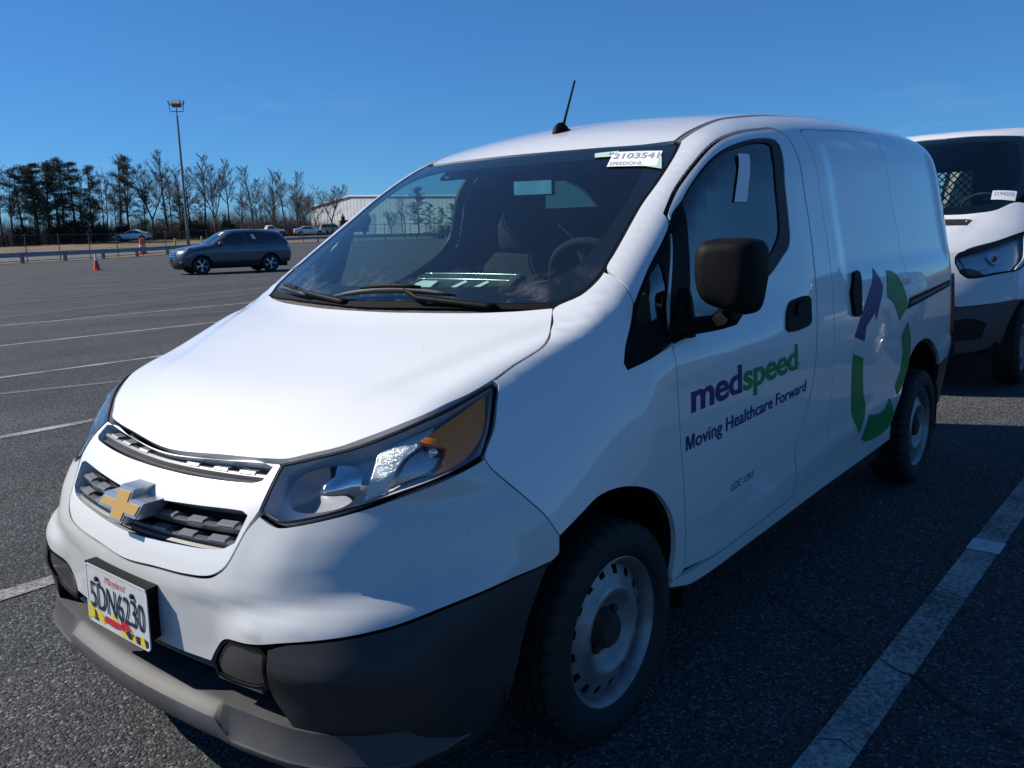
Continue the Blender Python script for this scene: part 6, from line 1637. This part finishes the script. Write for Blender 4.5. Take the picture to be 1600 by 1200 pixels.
# ================================================================== trees
BARK = mat('grey_bark', (.060, .050, .044), .9, var=(4, .3))
TWIG = mat('bare_twigs', (.125, .100, .085), .9, var=(3, .25))
PBARK = mat('pine_bark', (.045, .032, .026), .9, var=(4, .3))
NEED = mat('pine_needles', (.030, .048, .022), .85, var=(.8, .45))
def rv(rg): 
    while True:
        v = Vector((rg.uniform(-1, 1), rg.uniform(-1, 1), rg.uniform(-1, 1)))
        if .05 < v.length < 1: return v.normalized()
def limb(mb, p, d, L_, r0, r1, rg, n, segs, wob, lift=0.0):
    pts = [p.copy()]; q = p.copy(); dd = d.copy()
    for k in range(segs):
        dd = (dd + rv(rg) * wob + Vector((0, 0, lift))).normalized(); q = q + dd * (L_ / segs); pts.append(q.copy())
    mb.tube(pts, [r0 + (r1 - r0) * k / segs for k in range(segs + 1)], n)
    return pts, dd
def bare_tree(seed, h=10.0, spread=.30, fork=False):
    rg = random.Random(seed); tk = MB(); cr = MB()
    tops = []
    if fork:
        base, dd = limb(tk, Vector((0, 0, -.1)), Vector((rg.uniform(-.05, .05), rg.uniform(-.05, .05), 1)), h * .28, .17, .13, rg, 7, 3, .04)
        for k in range(3):
            a = 2.1 * k + rg.uniform(-.4, .4); d0 = Vector((math.cos(a) * .35, math.sin(a) * .35, 1)).normalized()
            pts, _ = limb(tk, base[-1], d0, h * .68, .10, .018, rg, 6, 7, .07, .03); tops.append((pts, .14))
    else:
        pts, _ = limb(tk, Vector((0, 0, -.1)), Vector((rg.uniform(-.05, .05), rg.uniform(-.05, .05), 1)), h, .16, .014, rg, 7, 10, .05, .03); tops.append((pts, rg.uniform(.32, .5)))
    for pts, lo in tops:
        n_ = len(pts) - 1; nb = 15 if fork else 28
        for k in range(nb):
            t = lo + (1 - lo) * (k + rg.random()) / nb; t = min(t, .985); i = int(t * n_); p = pts[i].lerp(pts[min(i + 1, n_)], t * n_ - i)
            a = rg.uniform(0, 6.283); up = rg.uniform(.55, 1.2)
            d0 = Vector((math.cos(a), math.sin(a), up * (1.0 if t < .8 else 1.6))).normalized()
            L1 = h * spread * (1.12 - t) ** .8 * rg.uniform(.35, 1.3) + .3
            b1, e1 = limb(cr, p, d0, L1, .040 * (1.1 - t) + .014, .012, rg, 4, 5, .13, .07)
            for j in range(9):
                s = rg.uniform(.2, 1.0); ii = min(int(s * 5), 4); p2 = b1[ii].lerp(b1[ii + 1], s * 5 - ii)
                d2 = (d0 + rv(rg) * .75 + Vector((0, 0, .25))).normalized(); L2 = L1 * rg.uniform(.25, .5)
                b2, e2 = limb(cr, p2, d2, L2, .016, .009, rg, 3, 3, .16, .06)
                for m_ in range(6):
                    s2_ = rg.uniform(.2, 1.0); i2 = min(int(s2_ * 3), 2); p3 = b2[i2].lerp(b2[i2 + 1], s2_ * 3 - i2)
                    limb(cr, p3, (d2 + rv(rg) * .8 + Vector((0, 0, .2))).normalized(), L2 * rg.uniform(.3, .6), .010, .006, rg, 3, 2, .1)
    return tk, cr
def pine_tree(seed, h=10.0, low=.35, wide=.24):
    rg = random.Random(seed); tk = MB(); cr = MB(); br = MB()
    pts, _ = limb(tk, Vector((0, 0, -.1)), Vector((rg.uniform(-.03, .03), rg.uniform(-.03, .03), 1)), h, .17, .02, rg, 7, 9, .03, .02)
    n_ = len(pts) - 1; nb = 40
    for k in range(nb):
        t = low + (1 - low) * (k + rg.random() * .9) / nb; t = min(t, .99); i = int(t * n_); p = pts[i].lerp(pts[min(i + 1, n_)], t * n_ - i)
        a = rg.uniform(0, 6.283); d0 = Vector((math.cos(a), math.sin(a), rg.uniform(-.05, .45))).normalized()
        q = (t - low) / (1 - low); L1 = h * wide * (1.0 - .72 * q ** 1.6) * rg.uniform(.45, 1.15) * (.55 + .45 * min(1, q * 4))
        b1, e1 = limb(br, p, d0, L1, .035, .010, rg, 4, 4, .10, .05)
        for j in range(7):
            s = rg.uniform(.25, 1.0); ii = min(int(s * 4), 3); c = b1[ii].lerp(b1[ii + 1], s * 4 - ii) + rv(rg) * .18
            R_ = rg.uniform(.28, .55) * h / 10 + .06
            for m_ in range(28):
                o_ = rv(rg); o_.z *= .38; b_ = c + o_ * R_ * rg.uniform(.3, 1.0); d_ = (o_ + Vector((0, 0, .35)) + rv(rg) * .5).normalized()
                sd_ = d_.cross(rv(rg)).normalized(); l_ = rg.uniform(.12, .24); wd = rg.uniform(.018, .04)
                cr.add([tuple(b_ - sd_ * wd), tuple(b_ + sd_ * wd), tuple(b_ + d_ * l_)], [(0, 1, 2)])
    # dead lower stubs
    for k in range(12):
        t = rg.uniform(.12, low); i = int(t * n_); p = pts[i].lerp(pts[i + 1], t * n_ - i); a = rg.uniform(0, 6.283)
        limb(br, p, Vector((math.cos(a), math.sin(a), .1)), h * rg.uniform(.05, .13), .016, .006, rg, 3, 3, .2)
    return tk, cr, br
TREES = {'bare': [], 'pine': [], 'shortpine': []}
for s_ in range(6):
    tk, cr = bare_tree(40 + s_, 10, (.32, .26, .34, .29, .38, .28)[s_], s_ == 4)
    o1, o2 = tk.build('trunk', BARK, None, True), cr.build('crown', TWIG); TREES['bare'].append((o1.data, o2.data)); bpy.data.objects.remove(o1); bpy.data.objects.remove(o2)
for key, args in (('pine', ((7, .30, .27), (8, .40, .30), (9, .26, .24))), ('shortpine', ((17, .10, .30), (18, .06, .34)))):
    for sd_, lo_, wi_ in args:
        ms = [mb.build(nm, m_, None, sm) for mb, nm, m_, sm in zip(pine_tree(sd_, 10, lo_, wi_), ('trunk', 'crown', 'branch'), (PBARK, NEED, PBARK), (True, False, False))]
        TREES[key].append(tuple(o.data for o in ms))
        for o in ms: bpy.data.objects.remove(o)
TL = [('pine', 42.6, 110.1, 9.2), ('pine', 44.5, 111.0, 9.7), ('pine', 46.3, 112.0, 10.0), ('pine', 46.5, 108.5, 10.1), ('pine', 48.8, 110.5, 9.9), ('pine', 49.2, 106.8, 9.3), ('pine', 54.6, 108.3, 10.6), ('shortpine', 55.9, 106.7, 6.4), ('shortpine', 59.8, 108.3, 4.7), ('shortpine', 62.2, 108.6, 5.8), ('shortpine', 66.2, 110.1, 5.3), ('shortpine', 70.4, 111.3, 3.3), ('bare', 40.9, 112.2, 9.6), ('bare', 44.3, 117.6, 9.1), ('bare', 53.4, 112.9, 8.2), ('bare', 53.4, 108.1, 10.3), ('bare', 57.6, 107.8, 9.6), ('bare', 60.4, 109.2, 11.0), ('bare', 63.2, 110.6, 9.2), ('bare', 64.7, 110.3, 8.9), ('bare', 66.4, 109.8, 11.2), ('bare', 68.5, 110.5, 9.9), ('bare', 69.8, 109.0, 10.4), ('bare', 74.2, 109.9, 9.9), ('bare', 77.3, 117.4, 6.9), ('bare', 82.4, 119.1, 8.9), ('bare', 79.5, 111.6, 9.6), ('bare', 78.5, 107.9, 8.9), ('bare', 82.3, 109.7, 9.4), ('bare', 87.9, 115.7, 7.0), ('bare', 81.7, 100.9, 7.2), ('bare', 38.7, 114.8, 9.4), ('bare', 35.6, 115.5, 9.9), ('pine', 42.9, 122.5, 7.7), ('bare', 77.1, 80.8, 5.2), ('bare', 80.2, 86.6, 3.3), ('pine', 81.2, 82.3, 6.5), ('shortpine', 82.1, 81.2, 4.3), ('shortpine', 81.6, 78.6, 3.8), ('shortpine', 84.0, 78.9, 4.3), ('bare', 87.6, 80.9, 5.9), ('shortpine', 84.3, 76.8, 4.0), ('shortpine', 83.6, 74.5, 3.3), ('shortpine', 84.4, 73.5, 3.0), ('bare', 90.8, 80.2, 5.2), ('bare', 90.1, 74.7, 5.8), ('pine', 93.9, 73.2, 5.4), ('shortpine', 92.9, 68.1, 4.1)]
rgb = random.Random(91)
for k in range(18):                                       # the ranks behind, lower and closer together
    t = rgb.random(); x = 34 + 66 * t + rgb.gauss(0, 1.5); y = 114.5 + 3 * t + abs(rgb.gauss(0, 6)); TL.append(('bare', round(x, 1), round(y, 1), round(rgb.uniform(5.0, 8.8), 1)))
TL += [('pine', 43.4, 108.8, 8.2), ('pine', 47.8, 112.8, 9.6), ('pine', 45.4, 113.5, 9.4), ('shortpine', 44.2, 107.4, 5.2), ('shortpine', 48.0, 107.0, 4.6), ('shortpine', 50.6, 109.5, 5.6)]
ORD = ['first', 'second', 'third', 'fourth', 'fifth', 'sixth', 'seventh', 'eighth', 'ninth', 'tenth', 'eleventh', 'twelfth', 'thirteenth', 'fourteenth', 'fifteenth', 'sixteenth', 'seventeenth', 'eighteenth', 'nineteenth', 'twentieth']
rg = random.Random(5); cnt = {}
bear = lambda x, y: -math.atan2(y - CAM_P[1], x - CAM_P[0])            # left to right as seen
def rank_of(kind, x, y): return 'near' if y < 90 else ('rear' if kind == 'bare' and y >= 114.4 else 'front')
special = {(54.6, 108.3): 'tall lone pine standing apart, right of the dark pine clump', (81.7, 100.9): 'spreading leafless tree in front of the warehouse end wall', (53.4, 108.1): 'leafless tree leaning beside the tall lone pine'}
order = {}
for kind, x, y, h in TL:
    if (x, y) not in special: order.setdefault((kind, rank_of(kind, x, y)), []).append((bear(x, y), x, y))
for v in order.values(): v.sort()
TXT = {('bare', 'front'): ('%s leafless tree from the left in the front rank beyond the fence', 'bare trees beyond the fence'), ('bare', 'near'): ('%s leafless tree from the left before the warehouse, seen through the windscreen', 'bare trees before the warehouse'),
       ('bare', 'rear'): ('leafless tree in the crowded rear rank of the far tree line', 'bare trees in the rear rank'), ('pine', 'front'): ('%s tall dark pine from the left in the clump beyond the fence', 'tall pines beyond the fence'),
       ('pine', 'near'): ('%s slender pine from the left before the warehouse, seen through the windscreen', 'pines before the warehouse'), ('shortpine', 'front'): ('%s low bushy pine from the left among the trees beyond the fence', 'low pines beyond the fence'),
       ('shortpine', 'near'): ('%s small pine from the left in the row before the warehouse', 'small pines before the warehouse')}
for kind, x, y, h in TL:
    k = cnt[kind] = cnt.get(kind, -1) + 1
    vs = TREES[kind]; ms = vs[(k * 2 + 1 + k // 3) % len(vs)] if kind == 'bare' else vs[k % len(vs)]
    if (x, y) == (81.7, 100.9): ms = TREES['bare'][4]
    nm = {'bare': 'bare_tree', 'pine': 'pine_tree', 'shortpine': 'small_pine_tree'}[kind]
    if (x, y) in special: lab, grp = special[(x, y)], None
    else:
        key = (kind, rank_of(kind, x, y)); lab, grp = TXT[key]
        if '%s' in lab: lab = lab % ORD[[q[1:] for q in order[key]].index((x, y))]
    t = empty(nm, (x, y, gz(x, y)), rg.uniform(0, 6.28), lab, 'tree', grp)
    s_ = h / 10; sw = s_ * rg.uniform(.9, 1.2); t.scale = (sw, sw, s_)
    for me, pn in zip(ms, ('trunk', 'crown', 'branch')):
        o = bpy.data.objects.new(pn, me); COL.objects.link(o); o.parent = t
# brush under the trees and the wood behind them, one mass each
def brush(name, spots, n_, hmin, hmax, m, seed, wmin=.010, wmax=.03):
    rg = random.Random(seed); b = MB()
    for k in range(n_):
        (x0, y0), (x1, y1), dep = rg.choice(spots); t = rg.random(); x = x0 + (x1 - x0) * t + rg.gauss(0, dep * .4); y = y0 + (y1 - y0) * t + abs(rg.gauss(0, dep))
        h = rg.uniform(hmin, hmax) * (.6 + .6 * rg.random()); z = gz(x, y) - .05
        d = Vector((rg.gauss(0, .16), rg.gauss(0, .16), 1)).normalized(); w_ = rg.uniform(wmin, wmax); a = rg.uniform(0, 3.14)
        sx, sy = math.cos(a) * w_, math.sin(a) * w_; p1 = Vector((x, y, z)) + d * h
        b.add([(x - sx, y - sy, z), (x + sx, y + sy, z), tuple(p1)], [(0, 1, 2)])
        for j in range(3):
            q = Vector((x, y, z)) + d * h * rg.uniform(.3, .9); e = (d + rv(rg) * .7).normalized(); p2 = q + e * h * rg.uniform(.2, .4)
            b.add([(q.x - sx * .6, q.y - sy * .6, q.z), (q.x + sx * .6, q.y + sy * .6, q.z), tuple(p2)], [(0, 1, 2)])
    o = b.build(name, m); tag(o, kind='stuff'); return o
BR1 = mat('brown_brush', (.085, .060, .045), .95, var=(.5, .35)); BR2 = mat('far_wood_twigs', (.12, .098, .088), .95, var=(.3, .3)); BR3 = mat('dark_evergreen_brush', (.016, .018, .012), .95, var=(.5, .3))
o = brush('brush', [((30, 112), (62, 110), 3.0), ((60, 111), (96, 115), 3.0)], 9000, .8, 3.2, BR1, 1); o['label'] = 'grey brown winter brush under the trees beyond the fence'; o['category'] = 'brush'
o = brush('far_wood', [((20, 140), (100, 150), 14.0), ((80, 132), (130, 150), 10.0)], 9000, 2.5, 5.5, BR2, 2, .02, .05); o['label'] = 'hazy band of leafless wood far behind the tree line'; o['category'] = 'wood'
o = brush('hedge_brush', [((76, 71), (86, 79), 1.5), ((84, 66), (98, 74), 1.5)], 3500, .5, 1.8, BR3, 3); o['label'] = 'dark brush at the foot of the small pines by the warehouse'; o['category'] = 'brush'
# dark evergreen shrubs at the foot of the pines
def shrub(x, y, h, wd, label, seed):
    rg = random.Random(seed); b = MB()
    for k in range(1500):
        o_ = rv(rg); rr = rg.uniform(.35, 1.0) * (1 + .22 * math.sin(5 * o_.x + seed) + .15 * math.sin(7 * o_.y))
        c = Vector((o_.x * wd * rr, o_.y * wd * rr, h * .48 + o_.z * h * .5 * rr)); d_ = (o_ + rv(rg) * .8).normalized(); s_ = d_.cross(rv(rg)).normalized() * rg.uniform(.04, .10)
        b.add([tuple(c - s_), tuple(c + s_), tuple(c + d_ * rg.uniform(.15, .4))], [(0, 1, 2)])
    t = empty('evergreen_shrub', (x, y, gz(x, y)), 0, label, 'shrub', 'dark evergreen shrubs beyond the fence')
    b.build('foliage', mat('shrub_green', (.018, .024, .014), .9, var=(.8, .3)), t)
    b = MB(); b.tube([(0, 0, -.05), (0, 0, h * .7)], [.07, .02], 6); b.build('stem', PBARK, t)
for i, (x, y, h, wd) in enumerate(sorted(((47.2, 107.2, 3.2, 1.6), (45.6, 108.0, 2.6, 1.3), (49.6, 105.6, 2.2, 1.2), (42.0, 109.0, 2.5, 1.3), (52.8, 106.6, 2.1, 1.5), (62.6, 107.2, 2.6, 1.5), (64.4, 107.9, 2.2, 1.3), (70.0, 109.5, 2.4, 1.2)), key=lambda q: bear(q[0], q[1]))):
    shrub(x, y, h, wd, '%s dark evergreen shrub from the left at the foot of the far trees' % ORD[i], 60 + i)
